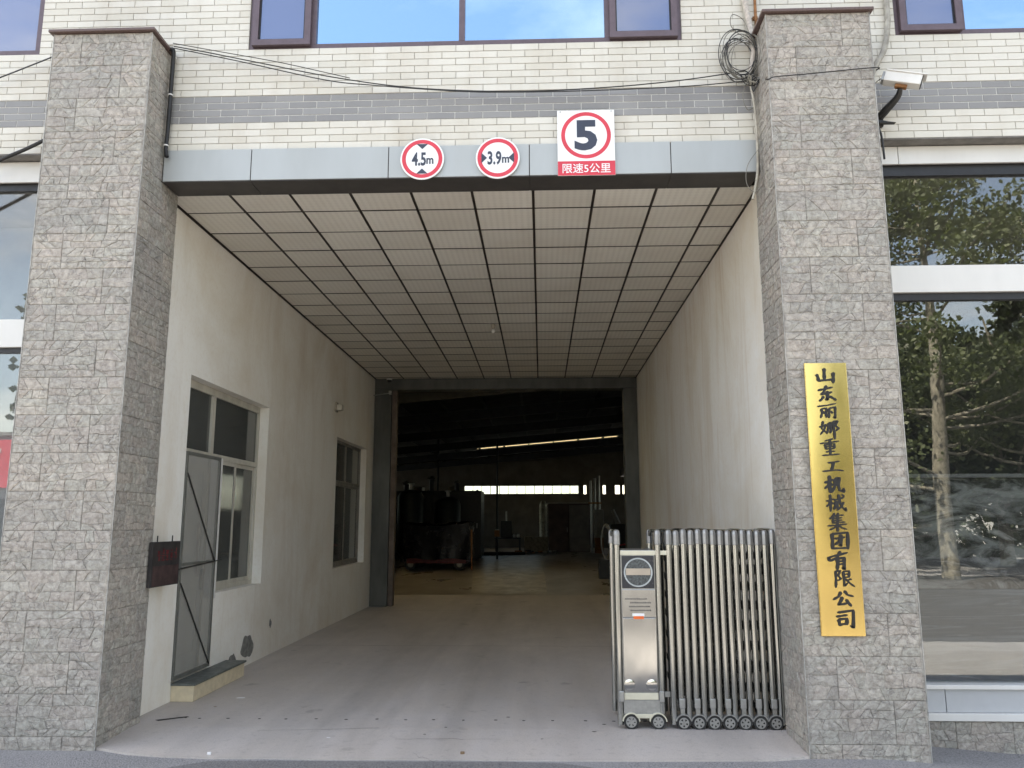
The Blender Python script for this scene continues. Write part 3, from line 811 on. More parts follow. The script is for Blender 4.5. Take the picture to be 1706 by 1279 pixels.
# ---- side bays (shopfronts)
def bay(x0, x1, zz, joints, name):
    yb = 7.12
    p5, p4, g4, g3, w3, d3, g0 = zz
    b = MB().box(x0 + .004, x1 - .004, yb + .05, yb + .10, g4, p4 - .001).build('shopfront', DARKFR, bld)
    jj = [x0] + joints + [x1]
    for a, c in zip(jj, jj[1:]):
        MB().bbox(a + .003, c - .003, yb + .004, yb + .03, p4, p5, b=.003).build('fascia_panel', CLADW, b)
    MB().box(x0 + .004, x1 - .004, yb + .031, yb + .2, p4 + .001, p5 + .01).build('lintel', SOFFIT, b)
    MB().box(x0 + .05, x1 - .05, yb + .085, yb + .092, g3 + .001, g4 - .001).build('upper_pane', GLASS_BAY, b)
    MB().box(x0 + .05, x1 - .05, yb + .085, yb + .092, g0 + .001, d3 - .001).build('lower_pane', GLASS_BAY, b)
    MB().bbox(x0 + .052, x1 - .05, yb + .02, yb + .13, w3, g3, b=.004).build('transom_panel', CLADW, b)
    MB().box(x0 + .052, x1 - .05, yb + .055, yb + .11, d3, w3 - .001).build('dark_rail', DARKFR, b)
    MB().bbox(x0 + .05, x1 - .05, yb - .02, yb + .14, .355, g0, b=.005).build('sill', CLADW, b)
    for a, c in zip(jj, jj[1:]):
        MB().bbox(max(a, x0 + .05) + .003, c - .003, yb + .012, yb + .05, .17, .354, b=.003).build('apron_panel', CLADG, b)
    MB().bbox(x0 + .004, x1 - .004, yb - .03, yb + .15, .11, .168, b=.004).build('base_strip', CLADW, b)
    u = x0 + .004; k = 0
    base = MB().box(x0 + .004, x1 - .004, yb + .02, yb + .2, -.25, .109).build('plinth', STONE, b)
    while u < x1 - .1:
        w = min(.46, x1 - .004 - u)
        if k < 8: link('stone_tile', tile(w, .34), base, (u, yb + .008, -.235))
        u += w; k += 1
    for xx in (x0 + .002, x1 - .048):
        MB().bbox(xx, xx + .046, yb - .005, yb + .13, .17, p5 - .001 if False else p4 - .002, b=.004).build('jamb', plain('cream_aluminium', (.70, .66, .55), .45), b)
    return b
bl = bay(LEFT, PIL[0][0], (5.135, 4.93, 4.862, 3.585, 3.32, 3.275, .39), [-12, -10, -8, -6.2], 'l'); bl['label'] = 'shopfront bay left of the pillars'
br = bay(PIL[1][1], RIGHT, (5.135, 4.965, 4.868, 3.995, 3.745, 3.68, .39), [3.315, 5.6, 8, 10], 'r'); br['label'] = 'shopfront bay right of the pillars'

# showroom and upper rooms behind the glass
MB().box(LEFT, -3.9, 8.75, 8.85, -.1, 5.1).build('showroom_wall', INTWALL, bld)
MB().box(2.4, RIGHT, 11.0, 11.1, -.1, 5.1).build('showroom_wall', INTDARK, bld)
mp_ = MB().box(3.0, RIGHT, 7.78, 7.98, 0, 2.12).build('marble_partition', INTDARK, bld)
mp_['label'] = 'dark marble partition behind the right shopfront glass'
u = 3.0; k = 0
while u < 10:
    MB().bbox(u + .002, u + 1.498, 7.752, 7.7795, 1.11, 2.12, b=.003).build('marble_slab', MARBLE_A, mp_)
    MB().bbox(u + .102, u + 1.598, 7.752, 7.7795, .0, 1.107, b=.003).build('marble_slab', MARBLE_B, mp_)
    u += 1.5
MB().box(3.0, RIGHT, 7.72, 7.99, 2.121, 2.155).build('partition_top', plain('grey_stone_top', (.16, .17, .17), .3), mp_)
MB().box(LEFT, -3.9, 7.32, 8.75, -.02, .02).box(2.34, RIGHT, 7.3, 11, -.02, .02).build('showroom_floor', plain('dark_showroom_tile', (.10, .11, .12), .25), bld)
MB().box(LEFT, RIGHT, YF + .26, 17.46, 5.155, 5.30).build('storey_slab', ROOFD, bld)
MB().box(LEFT, RIGHT, YF + .252, 17.46, TOP - .2, TOP).build('roof_slab', ROOFD, bld)
MB().box(LEFT, LEFT + .24, YF + .252, 17.46, -.1, TOP - .21).box(RIGHT - .24, RIGHT, YF + .252, 17.46, -.1, TOP - .21).build('end_wall', INTWALL, bld)
MB().box(LEFT + .25, RIGHT - .25, 17.2, 17.45, 5.31, TOP - .21).build('rear_wall', INTWALL, bld)
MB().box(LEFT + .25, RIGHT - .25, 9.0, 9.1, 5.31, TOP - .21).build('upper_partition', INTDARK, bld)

# ---- passage walls
XL, XR, YE = -3.63, 2.08, 17.42
D0, D1, DM, WT, WB = 8.15, 10.60, 9.07, 3.24, .95
lw = holed(YZ, 7.30, YE, -.05, 5.15, XL - .26, XL, [(D0, DM, .165, WT), (DM, D1, WB, WT), (14.25, 16.70, .94, 3.24)]).build('passage_wall', PLASTL, bld)
lw['label'] = 'left passage wall with door and windows'
rw = MB().box(XR, XR + .26, 7.168, YE, -.05, 5.15).build('passage_wall', PLASTR, bld); rw['label'] = 'blank right passage wall with rust streaks'
def blob(cx, cz, rx, rz, n=26, j=.22, seed=1):
    r = random.Random(seed); ph = [r.uniform(0, 6.28) for _ in range(4)]
    return [(cx + rx * (1 + j * math.sin(2 * t + ph[0]) + j * .6 * math.sin(3 * t + ph[1]) + j * .4 * math.sin(5 * t + ph[2])) * math.cos(t), cz + rz * (1 + j * math.sin(2 * t + ph[2]) + j * .5 * math.sin(4 * t + ph[3])) * math.sin(t)) for t in np.linspace(0, 6.28, n, endpoint=False)]
for cy_, cz_, ry_, rz_, sd in ((10.22, .225, .17, .155, 3), (9.74, .12, .10, .10, 9), (11.05, .40, .035, .06, 4)):
    MB().slab(blob(cy_, cz_, ry_, rz_, seed=sd), YZ, XL + .0015, XL + .004).build('peeled_plaster', RAWPLAST, lw)

# door-and-window unit in the left wall, set back in its opening
xf = XL - .12
un = MB()
panel(un, YZ, D0 + .003, D1 - .003, WT - .085, WT - .002, xf - .05, xf)                 # head
panel(un, YZ, D0 + .003, D0 + .05, .17, WT - .087, xf - .05, xf)
panel(un, YZ, D1 - .055, D1 - .003, WB + .003, WT - .087, xf - .05, xf)
panel(un, YZ, DM - .035, DM + .045, .17, WT - .087, xf - .05, xf + .004)                # post between door and window
panel(un, YZ, D0 + .052, DM - .037, 2.44, 2.50, xf - .05, xf + .002)
panel(un, YZ, DM + .047, D1 - .057, 2.44, 2.50, xf - .05, xf + .002)
panel(un, YZ, DM + .047, D1 - .057, WB + .003, WB + .055, xf - .05, xf)
unit = un.build('door_and_window_frame', PVCF, bld)
for a, b in ((D0 + .05, DM - .035), (DM + .045, D1 - .055)):
    panel(MB(), YZ, a, b, 2.50, WT - .087, xf - .028, xf - .022).build('transom_pane', GLASS_IN, unit)
ym = (DM + .045 + D1 - .055) / 2
for a, b, dx in ((DM + .047, ym + .03, .0), (ym - .03, D1 - .057, -.022)):
    frame_rect(MB(), YZ, a, b, WB + .056, 2.438, .045, xf - .02 + dx, xf - .002 + dx).build('sliding_sash', PVCF, unit)
    panel(MB(), YZ, a + .04, b - .04, WB + .10, 2.395, xf - .013 + dx, xf - .009 + dx).build('sash_pane', GLASS_IN, unit)
panel(MB(), YZ, DM + .35, DM + .62, WB + .1, 2.39, xf - .16, xf - .14).build('curtain', plain('grey_curtain', (.32, .32, .30), .9), unit)
# door leaf with two moulded panels
dl = panel(MB(), YZ, D0 + .054, DM - .04, .18, 2.435, xf - .045, xf - .008, .004).build('door', DOORG, bld)
for v0, v1 in ((.34, 1.02), (1.16, 2.30)):
    frame_rect(MB(), YZ, D0 + .16, DM - .15, v0, v1, .02, xf - .008, xf + .002).build('door_moulding', DOORG, dl)
MB().bbox(xf, xf + .03, DM - .11, DM - .07, 1.0, 1.22, b=.006).build('door_handle', STEELD, dl)
panel(MB(), YZ, DM - .24, DM - .13, 1.15, 1.72, xf - .007, xf - .003).build('notice_strip', plain('pale_notice', (.40, .38, .36), .7), dl)
# fly-screen door in front, frame with diagonal braces
xs_ = XL + .012
scd = frame_rect(MB(), YZ, D0 + .01, DM - .02, .19, 2.445, .035, xs_ - .022, xs_)
panel(scd, YZ, D0 + .046, DM - .056, 1.29, 1.315, xs_ - .018, xs_ - .004)
sdo = scd.build('screen_door', plain('dark_screen_frame', (.20, .205, .185), .5, .3), bld)
panel(MB(), YZ, D0 + .03, DM - .04, .21, 2.43, xs_ - .012, xs_ - .010).build('fly_screen', SCREEN, sdo)
for a, b in (((D0 + .04, 2.22), (DM - .05, 1.30)), ((D0 + .04, 1.12), (DM - .05, .22))):
    MB().cyl((xs_ + .002, a[0], a[1]), (xs_ + .002, b[0], b[1]), .008, 8).build('brace', BLACKM, sdo)
MB().cyl((xs_ + .002, D0 - .02, 1.26), (xs_ + .004, DM + .12, 1.31), .007, 8).build('brace', BLACKM, sdo)
# white post strip beside the screen door
MB().bbox(XL - .11, XL + .012, DM - .008, DM + .03, .90, 2.44, b=.003).build('white_post', WHITEM, unit)
# far window
fw = frame_rect(MB(), YZ, 14.253, 16.697, .943, 3.237, .05, xf - .05, xf)
panel(fw, YZ, 14.304, 16.646, 2.44, 2.50, xf - .05, xf); panel(fw, YZ, 15.45, 15.50, 2.502, 3.186, xf - .05, xf)
fwo = fw.build('passage_window', plain('dim_window_frame', (.24, .22, .19), .5), bld); fwo['label'] = 'dark window at the far end of the left passage wall'
for a, b in ((14.30, 15.45), (15.5, 16.65)): panel(MB(), YZ, a, b, 2.5, 3.19, xf - .03, xf - .024).build('transom_pane', GLASS_IN, fwo)
for i in range(2):
    a = 14.304 + i * 1.16; b = a + 1.18; dx = -.022 * i
    frame_rect(MB(), YZ, a, b, .994, 2.438, .045, xf - .02 + dx, xf - .002 + dx).build('sliding_sash', MATS['dim_window_frame'], fwo)
    panel(MB(), YZ, a + .04, b - .04, 1.035, 2.395, xf - .013 + dx, xf - .009 + dx).build('sash_pane', GLASS_IN, fwo)
MB().box(-5.6, -5.5, 8.86, 17.15, 0, 5.1).build('guard_room_wall', INTWALL, bld)
MB().box(-14, -3.9, 17.2, 17.4, 0, 5.1).box(2.36, 12, 17.2, 17.4, 0, 5.1).build('guard_room_wall', INTWALL, bld)

# ---- passage ceiling: square embossed panels in a dark grid
ZC = 4.848
ceil = MB().box(XL + .002, XR - .002, 7.302, YE, ZC + .012, ZC + .05).build('passage_ceiling', TBAR, bld)
px = [XL + .012] + [-3.59 + .5886 * k for k in range(1, 10)] + [XR - .004]
py = [7.302] + [7.76 + .592 * k for k in range(17)] + [YE - .002]
pms = {}
for i in range(len(px) - 1):
    for j in range(len(py) - 1):
        w, d = px[i + 1] - px[i] - .024, py[j + 1] - py[j] - .017
        if w < .05 or d < .05: continue
        key = (round(w, 3), round(d, 3))
        if key not in pms: pms[key] = MB().bbox(0, w, 0, d, 0, .0115, b=.003, seg=1).mesh('ceiling_panel', CEIL)
        o = link('ceiling_panel', pms[key], ceil, (px[i] + .012, py[j] + .0085, ZC + random.uniform(-.002, .001)))
        o.rotation_euler = (random.uniform(-.002, .002), random.uniform(-.002, .002), 0)
for x in px[1:-1]: MB().box(x - .011, x + .011, 7.304, YE - .004, ZC - .005, ZC + .011).build('grid_bar', TBAR, ceil)
for i in range(len(px) - 1):
    for y in py[1:-1]: MB().box(px[i] + .0112, px[i + 1] - .0112, y - .0075, y + .0075, ZC - .004, ZC + .011).build('grid_bar', TBAR, ceil)
MB().bbox(XL + .001, XL + .014, 7.31, YE, ZC - .015, ZC + .008, b=.002, seg=1).build('edge_trim', TBAR, ceil)
MB().bbox(XR - .012, XR - .001, 7.31, YE, ZC - .015, ZC + .008, b=.002, seg=1).build('edge_trim', TBAR, ceil)

# ---- steel portal between passage and hall
po = MB().bbox(XL + .002, -3.26, YE - .06, YE + .30, 0, 4.60, b=.008).build('portal_frame', PORTAL, bld)
MB().bbox(1.79, XR - .002, YE - .06, YE + .30, 0, 4.60, b=.008).build('portal_post', PORTAL, po)
MB().bbox(XL + .002, XR - .002, YE - .063, YE + .303, 4.602, 4.835, b=.008).build('portal_lintel', PORTAL, po)
MB().box(-3.258, -3.16, YE + .05, YE + .25, 0, 4.60).build('timber_lining', plain('brown_lining', (.15, .11, .085), .7, 0, .25, 5), po)

# ================================================================== WORKSHOP HALL BEHIND
hall = thing('workshop_hall', 'dark steel-framed workshop hall beyond the passage with a bright window strip', 'building')
HL, HR, HB = -13.0, 11.0, 60.0
HW = [(-5.6 + 1.16 * i, -5.6 + 1.16 * i + 1.10) for i in range(13)]
roofz = lambda x: 6.95 + .085 * x if x < 6 else 7.46 - .10 * (x - 6)
for xa, zt in ((HL - .25, 6.2), (HR, 7.4)):
    sw = holed(YZ, YE + .31, HB, 0, zt, xa, xa + .25, [(44.0, 50.5, 2.6, 4.6), (51.5, 58.0, 2.6, 4.6), (24.0, 28.0, 3.4, 4.6)]).build('side_wall', HALLW, hall)  # unseen side windows, added to bring more light into the hall
    for a, b, c in ((44.0, 50.5, 2.6), (51.5, 58.0, 2.6), (24.0, 28.0, 3.4)): panel(MB(), YZ, a + .002, b - .002, c + .002, 4.598, xa + .1, xa + .106).build('added_side_pane', GLASS_CLEAR, sw)
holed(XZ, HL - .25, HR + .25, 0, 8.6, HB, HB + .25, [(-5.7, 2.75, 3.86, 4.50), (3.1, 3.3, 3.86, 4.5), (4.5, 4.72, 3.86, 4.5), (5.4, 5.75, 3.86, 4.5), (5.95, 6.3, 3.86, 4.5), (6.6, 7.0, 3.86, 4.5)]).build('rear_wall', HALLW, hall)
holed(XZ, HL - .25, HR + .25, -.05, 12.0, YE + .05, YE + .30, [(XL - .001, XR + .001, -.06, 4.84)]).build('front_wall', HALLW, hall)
wn_ = frame_rect(MB(), XZ, -5.698, 2.748, 3.862, 4.498, .035, HB + .02, HB + .08)
wno = wn_.build('window_strip', HALLS, hall)
for i in range(1, 13):
    x = -5.698 + i * 8.446 / 13
    MB().box(x - .02, x + .02, HB + .025, HB + .075, 3.898, 4.462).build('glazing_bar', HALLS, wno)
for i in range(13):
    x = -5.698 + i * 8.446 / 13
    MB().box(x + .02, x + 8.446 / 13 - .02, HB + .045, HB + .05, 3.9, 4.46).build('pane', GLASS_CLEAR, wno)
# roof sheets with narrow translucent slots; the two nearest are unseen, added for light
def roof_strip(y0, y1, x0, x1, mt, name, dz=0):
    pts = [x0] + [x for x in (6.0,) if x0 < x < x1] + [x1]
    m = MB()
    for a, b in zip(pts, pts[1:]):
        m.add([(a, y0, roofz(a) + dz), (b, y0, roofz(b) + dz), (b, y1, roofz(b) + dz), (a, y1, roofz(a) + dz), (a, y0, roofz(a) + .06 + dz), (b, y0, roofz(b) + .06 + dz), (b, y1, roofz(b) + .06 + dz), (a, y1, roofz(a) + .06 + dz)],
              [(0, 3, 2, 1), (4, 5, 6, 7), (0, 1, 5, 4), (1, 2, 6, 5), (2, 3, 7, 6), (3, 0, 4, 7)])
    return m.build(name, mt, hall)
slots = [(20.6, .6), (25.6, .9), (36.0, .035), (43.0, .04), (53.0, .30), (55.2, .26)]
y = YE + .305
for s, w in slots:
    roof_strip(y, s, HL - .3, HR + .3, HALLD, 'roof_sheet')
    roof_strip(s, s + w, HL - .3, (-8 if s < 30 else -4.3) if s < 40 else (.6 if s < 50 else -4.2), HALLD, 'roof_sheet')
    roof_strip(s + .002, s + w - .002, (-8 if s < 30 else -4.3) if s < 40 else (.6 if s < 50 else -4.2), (4 if s < 30 else 1.5) if s < 50 else 5, SKYL, 'seen_or_added_skylight')
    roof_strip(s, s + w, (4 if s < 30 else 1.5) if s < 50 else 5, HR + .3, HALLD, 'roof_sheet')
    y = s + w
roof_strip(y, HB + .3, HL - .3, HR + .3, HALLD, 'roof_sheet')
for i in range(7):
    yy = 22.5 + i * 6.1
    m = MB()
    for a, b in ((HL, 6.0), (6.0, HR)):
        m.add([(a, yy - .1, roofz(a) - .55), (b, yy - .1, roofz(b) - .55), (b, yy + .1, roofz(b) - .55), (a, yy + .1, roofz(a) - .55), (a, yy - .1, roofz(a) - .14), (b, yy - .1, roofz(b) - .14), (b, yy + .1, roofz(b) - .14), (a, yy + .1, roofz(a) - .14)],
              [(0, 3, 2, 1), (4, 5, 6, 7), (0, 1, 5, 4), (1, 2, 6, 5), (2, 3, 7, 6), (3, 0, 4, 7)])
    m.build('rafter', HALLS, hall)
    for cx in (HL + .35, 6.6 if i > 2 else 9.9, ):
        MB().box(cx - .16, cx + .16, yy - .12, yy - .10, 0, roofz(cx) - .56).box(cx - .16, cx + .16, yy + .10, yy + .12, 0, roofz(cx) - .56).box(cx - .02, cx + .02, yy - .1, yy + .1, 0, roofz(cx) - .56).build('column', HALLS, hall)
for xx in np.arange(-12, 11, 1.6):
    MB().box(xx - .04, xx + .04, YE + .4, HB - .1, roofz(xx) - .135, roofz(xx) - .008).build('purlin', HALLS, hall)
# crane beam along the right
MB().box(5.6, 5.9, 19, 58, 5.0, 5.5).build('crane_rail', HALLS, hall)

# ---- things standing in the hall
t = thing('covered_trolley', 'low trolley under a glossy black plastic sheet inside the hall, left', 'trolley')
X0, X1, Y0, Y1 = -5.15, -2.72, 30.6, 33.4
nx, ny = 22, 14; m = MB()
def tz(u, v):
    ed = min(u, 1 - u, v, 1 - v)
    return 1.80 - .10 * math.sin(u * 3.1) + .06 * u - .10 * max(0, .06 - ed) / .06 + .012 * math.sin(u * 19 + v * 7)
for j in range(ny + 1):
    for i in range(nx + 1):
        u, v = i / nx, j / ny; m.v.append((X0 + u * (X1 - X0), Y0 + v * (Y1 - Y0), tz(u, v)))
for j in range(ny):
    for i in range(nx): a = j * (nx + 1) + i; m.f.append((a, a + 1, a + nx + 2, a + nx + 1))
ring = [j * 0 + i for i in range(nx + 1)] + [(j) * (nx + 1) + nx for j in range(1, ny + 1)] + [ny * (nx + 1) + i for i in range(nx - 1, -1, -1)] + [j * (nx + 1) for j in range(ny - 1, 0, -1)]
prev = ring
for lv, k in enumerate((.75, .5, .25, 0)):
    cur = []
    for q, vi in enumerate(ring):
        x, y, z = m.v[vi]; ox = .012 * math.sin(q * 1.7 + lv) * (1 - k) + .03 * math.sin(q * .35) * (1 - k)
        zz = .42 + .03 * math.sin(q * .5) + (z - .42) * k
        m.v.append((x + ox * (1 if x > (X0 + X1) / 2 else -1), y - abs(ox) if y < (Y0 + Y1) / 2 else y + abs(ox), zz)); cur.append(len(m.v) - 1)
    n = len(ring)
    for q in range(n): m.f.append((prev[q], cur[q], cur[(q + 1) % n], prev[(q + 1) % n]))
    prev = cur
m.build('plastic_sheet', TARP, t, True)
MB().box(X0 + .1, X1 - .1, Y0 + .1, Y1 - .1, .26, .50).build('chassis', DKRED, t)
for xx in (X0 + .25, X1 - .35):
    for yy in (Y0 + .18, Y1 - .2):
        w = MB().lathe([(.0, -.06), (.2, -.06), (.22, -.03), (.22, .03), (.2, .06), (0, .06)], (xx, yy, .222), 'y', 18).build('wheel', RUBBER, t, True)
        MB().lathe([(.0, -.075), (.09, -.075), (.11, -.062), (0, -.05)], (xx, yy, .222), 'y', 14).build('hub', GREYCAB, w)
MB().cyl((X1 + .12, Y0, .02), (X1 + .10, Y0 + .05, 1.5), .03, 8).build('pull_bar', RUST, t)

def tank(x, y, r, h, label):
    t = thing('steel_tank', label, 'tank', 'dark tanks along the left side of the hall')
    MB().lathe([(0, .3), (r * .8, .3), (r, .45), (r, h - .35), (r * .8, h - .12), (r * .3, h), (0, h)], (x, y, 0), 'z', 22).build('shell', BLUEG, t, True)
    for a in range(4):
        cx, cy2 = x + r * .7 * math.cos(a * 1.57 + .7), y + r * .7 * math.sin(a * 1.57 + .7); MB().cyl((cx, cy2, 0), (cx, cy2, .5), .06, 8).build('leg', HALLS, t)
    MB().cyl((x, y, h - .05), (x, y, h + .25), .09, 10).build('nozzle', STEELD, t)
    MB().lathe([(0, 0), (.16, 0), (.16, .05), (0, .05)], (x, y, h + .25), 'z', 14).build('flange', STEELD, t)
    return t
tank(-7.6, 36.5, .62, 3.2, 'dark steel tank farthest left in the hall, behind the covered trolley')
tank(-6.1, 38, .62, 3.3, 'second dark steel tank from the left behind the covered trolley')
tank(-4.5, 39.2, .62, 3.0, 'dark steel tank just right of the covered trolley, in the hall')
t = thing('machine_housing', 'large dark sheet-metal machine housing behind the tanks at the left of the hall', 'machine')
MB().bbox(-9.2, -3.0, 40.6, 42.8, .12, 3.35, b=.04).build('body', BLACKM, t)
MB().box(-9.1, -3.1, 40.7, 42.7, 0, .119).build('base', HALLS, t)
for i in range(5): MB().bbox(-9.0 + i * 1.2, -7.9 + i * 1.2, 40.56, 40.599, .3, 3.1, b=.01).build('door_panel', [BLACKM, HALLS][i % 2], t); MB().cyl((-8.0 + i * 1.2, 40.53, 1.5), (-8.0 + i * 1.2, 40.53, 1.75), .02, 8).build('handle', STEELD, t)
for x, h in ((-8.3, .5), (-6.9, .35), (-5.6, .6), (-4.3, .4)):
    MB().cyl((x, 41.4, 3.34), (x, 41.4, 3.35 + h), .12, 12).build('vent_pipe', HALLS, t, True); MB().lathe([(0, 0), (.2, 0), (.12, .14), (0, .18)], (x, 41.4, 3.35 + h), 'z', 14).build('vent_cowl', STEELD, t, True)
t = thing('storage_rack', 'tall dark storage rack behind the tanks at the left of the hall', 'rack')
for xx in (-8.6, -6, -3.4):
    for yy in (43.2, 44.4): MB().box(xx - .05, xx + .05, yy - .05, yy + .05, 0, 3.5).build('upright', HALLS, t)
for zz in (.5, 1.7, 2.9): MB().box(-8.65, -3.35, 43.1, 44.5, zz, zz + .1).build('shelf', HALLS, t)
for i, (xx, zz, mt) in enumerate(((-8, .6, WOODC), (-6.9, .6, BLUEG), (-5.4, .6, GREYCAB), (-7.4, 1.8, GREYCAB), (-5.1, 1.8, WOODC), (-4.2, 1.8, BLUEG), (-6.7, 3.0, GREYCAB), (-4.6, 3.0, WOODC))):
    c = thing('parts_box', ['pale wooden box low on the hall rack, leftmost', 'dark box low on the hall rack, second from left', 'grey box low on the hall rack, right end', 'grey box on the middle shelf of the hall rack', 'pale wooden box on the middle shelf of the hall rack', 'dark box on the middle shelf of the hall rack, right end', 'grey box on the top shelf of the hall rack', 'pale wooden box on the top shelf of the hall rack'][i], 'box', 'boxes on the hall rack')
    MB().bbox(xx - .35, xx + .35, 43.3, 44.2, zz, zz + .62, b=.01).build('body', mt, c)
    MB().bbox(xx - .37, xx + .37, 43.28, 44.22, zz + .622, zz + .66, b=.008).build('lid', mt, c)
t = thing('galvanised_duct', 'pale upright galvanised duct standing on a crate at the end of the hall', 'duct')
MB().lathe([(.24, 0), (.24, 1.7), (.25, 1.72), (.22, 1.95), (.12, 2.13), (0, 2.16)], (.10, 50, .96), 'z', 20).build('pipe', GALV, t, True)
for zz in (1.2, 1.75, 2.3): MB().lathe([(.25, 0), (.262, .01), (.262, .04), (.25, .05)], (.10, 50, zz), 'z', 20).build('seam_band', GALV, t)
t = thing('machine_crate', 'pale crate under the upright duct at the end of the hall', 'crate')
MB().bbox(-1.05, .36, 49.3, 50.6, .08, .95, b=.015).build('body', WOODC, t)
for xx in (-.95, -.35, .25): MB().box(xx - .05, xx + .05, 49.27, 49.299, .08, .95).build('batten', WOODC, t)
MB().box(-1.0, .3, 49.4, 49.6, 0, .079).build('skid', WOODC, t); MB().box(-1.0, .3, 50.2, 50.4, 0, .079).build('skid', WOODC, t)
t = thing('steel_enclosure', 'tall brown sheet-steel enclosure with two door leaves at the end of the hall', 'enclosure')
MB().box(.42, 2.98, 51.05, 53.5, 0, 2.95).build('body', BROWNP, t)
MB().bbox(.45, 1.62, 51.0, 51.048, .06, 2.85, b=.01).build('door_leaf', BROWNP, t)
MB().bbox(1.70, 2.95, 51.0, 51.048, .06, 2.85, b=.01).build('door_leaf', plain('grey_brown_leaf', (.15, .13, .115), .5, .2, .2, 2), t)
MB().cyl((1.58, 50.97, 1.2), (1.58, 50.97, 1.5), .015, 8).build('handle', STEELD, t)
MB().box(.36, 3.05, 50.95, 53.55, 2.951, 3.02).build('cornice', GREYCAB, t)
t = thing('control_cabinet', 'narrow pale grey control cabinet right of the brown enclosure in the hall', 'cabinet')
MB().bbox(3.12, 3.66, 48.6, 49.2, .9, 2.55, b=.015).build('body', GREYCAB, t)
MB().box(3.15, 3.63, 48.62, 49.18, 0, .899).build('base', RUST, t)
MB().cyl((3.2, 48.58, 1.0), (3.2, 48.58, 2.5), .02, 8).build('edge_pipe', STEELD, t)
t = thing('drum_machine', 'dark machine with red trim at the right side of the hall', 'machine')
MB().bbox(3.95, 5.7, 46.8, 48.6, .3, 1.7, b=.06).build('body', BLUEG, t)
MB().box(4.0, 5.6, 46.9, 48.5, 0, .31).build('skid', DKRED, t)
MB().cyl((4.4, 47.4, 1.69), (4.1, 47.4, 2.5), .16, 12, .10).build('funnel', GREYCAB, t)
MB().cyl((5.2, 47.2, 1.69), (5.2, 47.2, 2.1), .22, 14).build('drum', STEELD, t, True)
MB().cyl((3.9, 46.75, .5), (5.7, 46.75, .62), .04, 8).build('guard_rail', REDP, t)
t = thing('gas_cylinder_rack', 'upright grey pipes bundled beside the control cabinet in the hall', 'pipe rack')
for i, xx in enumerate((3.0, 3.25, 3.5)): MB().cyl((xx, 49.8, 0), (xx, 49.8, 4.3 + .15 * i), .07, 10).build('pipe', STEELD, t, True)
MB().box(2.85, 3.65, 49.7, 49.9, 2.9, 3.0).build('clamp', RUST, t)
t = thing('coil_frame', 'shiny wire coil frame by the right post of the hall entrance', 'coil frame')
for i in range(7):
    pts = [(2.05 + .16 * math.cos(a), 26.2 + .05 * i, 1.15 + .55 * math.sin(a) * (1 - .03 * i)) for a in np.linspace(0, 2 * math.pi, 15)]
    MB().tube(pts, .018, 6, 3).build('coil', STEELD, t, True)
MB().box(1.8, 2.3, 26.1, 26.6, 0, .58).build('stand', BLACKM, t)
t = thing('workbench', 'low dark workbench with clutter in front of the hall rear wall', 'workbench')
MB().bbox(-3.0, -1.3, 52.0, 53.0, .78, .86, b=.01).build('top', HALLS, t)
for xx in (-2.9, -1.4):
    for yy in (52.1, 52.9): MB().box(xx - .04, xx + .04, yy - .04, yy + .04, 0, .779).build('leg', HALLS, t)
MB().bbox(-2.6, -1.9, 52.2, 52.8, .861, 1.9, b=.03).build('press_body', BLUEG, t)
MB().cyl((-2.25, 52.5, 1.9), (-2.25, 52.5, 2.5), .05, 10).build('spindle', STEELD, t)
for i, xx in enumerate((-1.75, -1.5)): MB().lathe([(0, 0), (.08, 0), (.1, .1), (.06, .22), (0, .22)], (xx, 52.3, .861), 'z', 12).build('tin', WHITEM, t)

t = thing('pipe_bundle', 'bundle of dark pipes lying across the hall floor in front of the tanks', 'pipes')
r = random.Random(2)
for i in range(6): MB().cyl((-3.4 + r.uniform(-.2, .2), 45.5 + i * .17, .09 + .0 * i), (-1.2 + r.uniform(-.3, .3), 45.6 + i * .17, .09), .08, 8).build('pipe', [HALLS, RUST, STEELD][i % 3], t, True)
t = thing('scrap_heap', 'low heap of dark scrap in front of the crate at the end of the hall', 'scrap heap')
for i in range(22):
    x, y = r.uniform(-1.6, .9), r.uniform(47.6, 49.0); m = MB().bbox(-.15, .15, -.06, .06, -.04, .04, b=.01, seg=1); a = r.uniform(0, 3.1)
    m.v = [(x + v[0] * math.cos(a) - v[1] * math.sin(a), y + v[0] * math.sin(a) + v[1] * math.cos(a), .05 + .05 * (i % 3) + v[2] + v[0] * r.uniform(-.02, .02)) for v in m.v]
    m.build('scrap_piece', [RUST, HALLS, GREYCAB, BLACKM][i % 4], t)
for i, (x, y, h) in enumerate(((-2.2, 40.5, 4.6), (-5.3, 41.5, 4.9), (5.0, 44.0, 5.0))):
    t = thing('drop_pipe', ['thin dark service pipe dropping from the hall roof near the middle tank', 'thin dark service pipe dropping behind the left hall tanks', 'thin dark service pipe dropping at the right of the hall'][i], 'pipe', 'service pipes in the hall')
    MB().cyl((x, y, 0), (x, y, h + 1.2), .05, 8).build('pipe', HALLS, t, True); MB().lathe([(0, 0), (.1, 0), (.1, .05), (0, .05)], (x, y, 1.4), 'z', 12).build('flange', STEELD, t)
    MB().bbox(x - .12, x + .12, y - .14, y - .05, 1.1, 1.4, b=.01).build('valve_box', RUST, t)

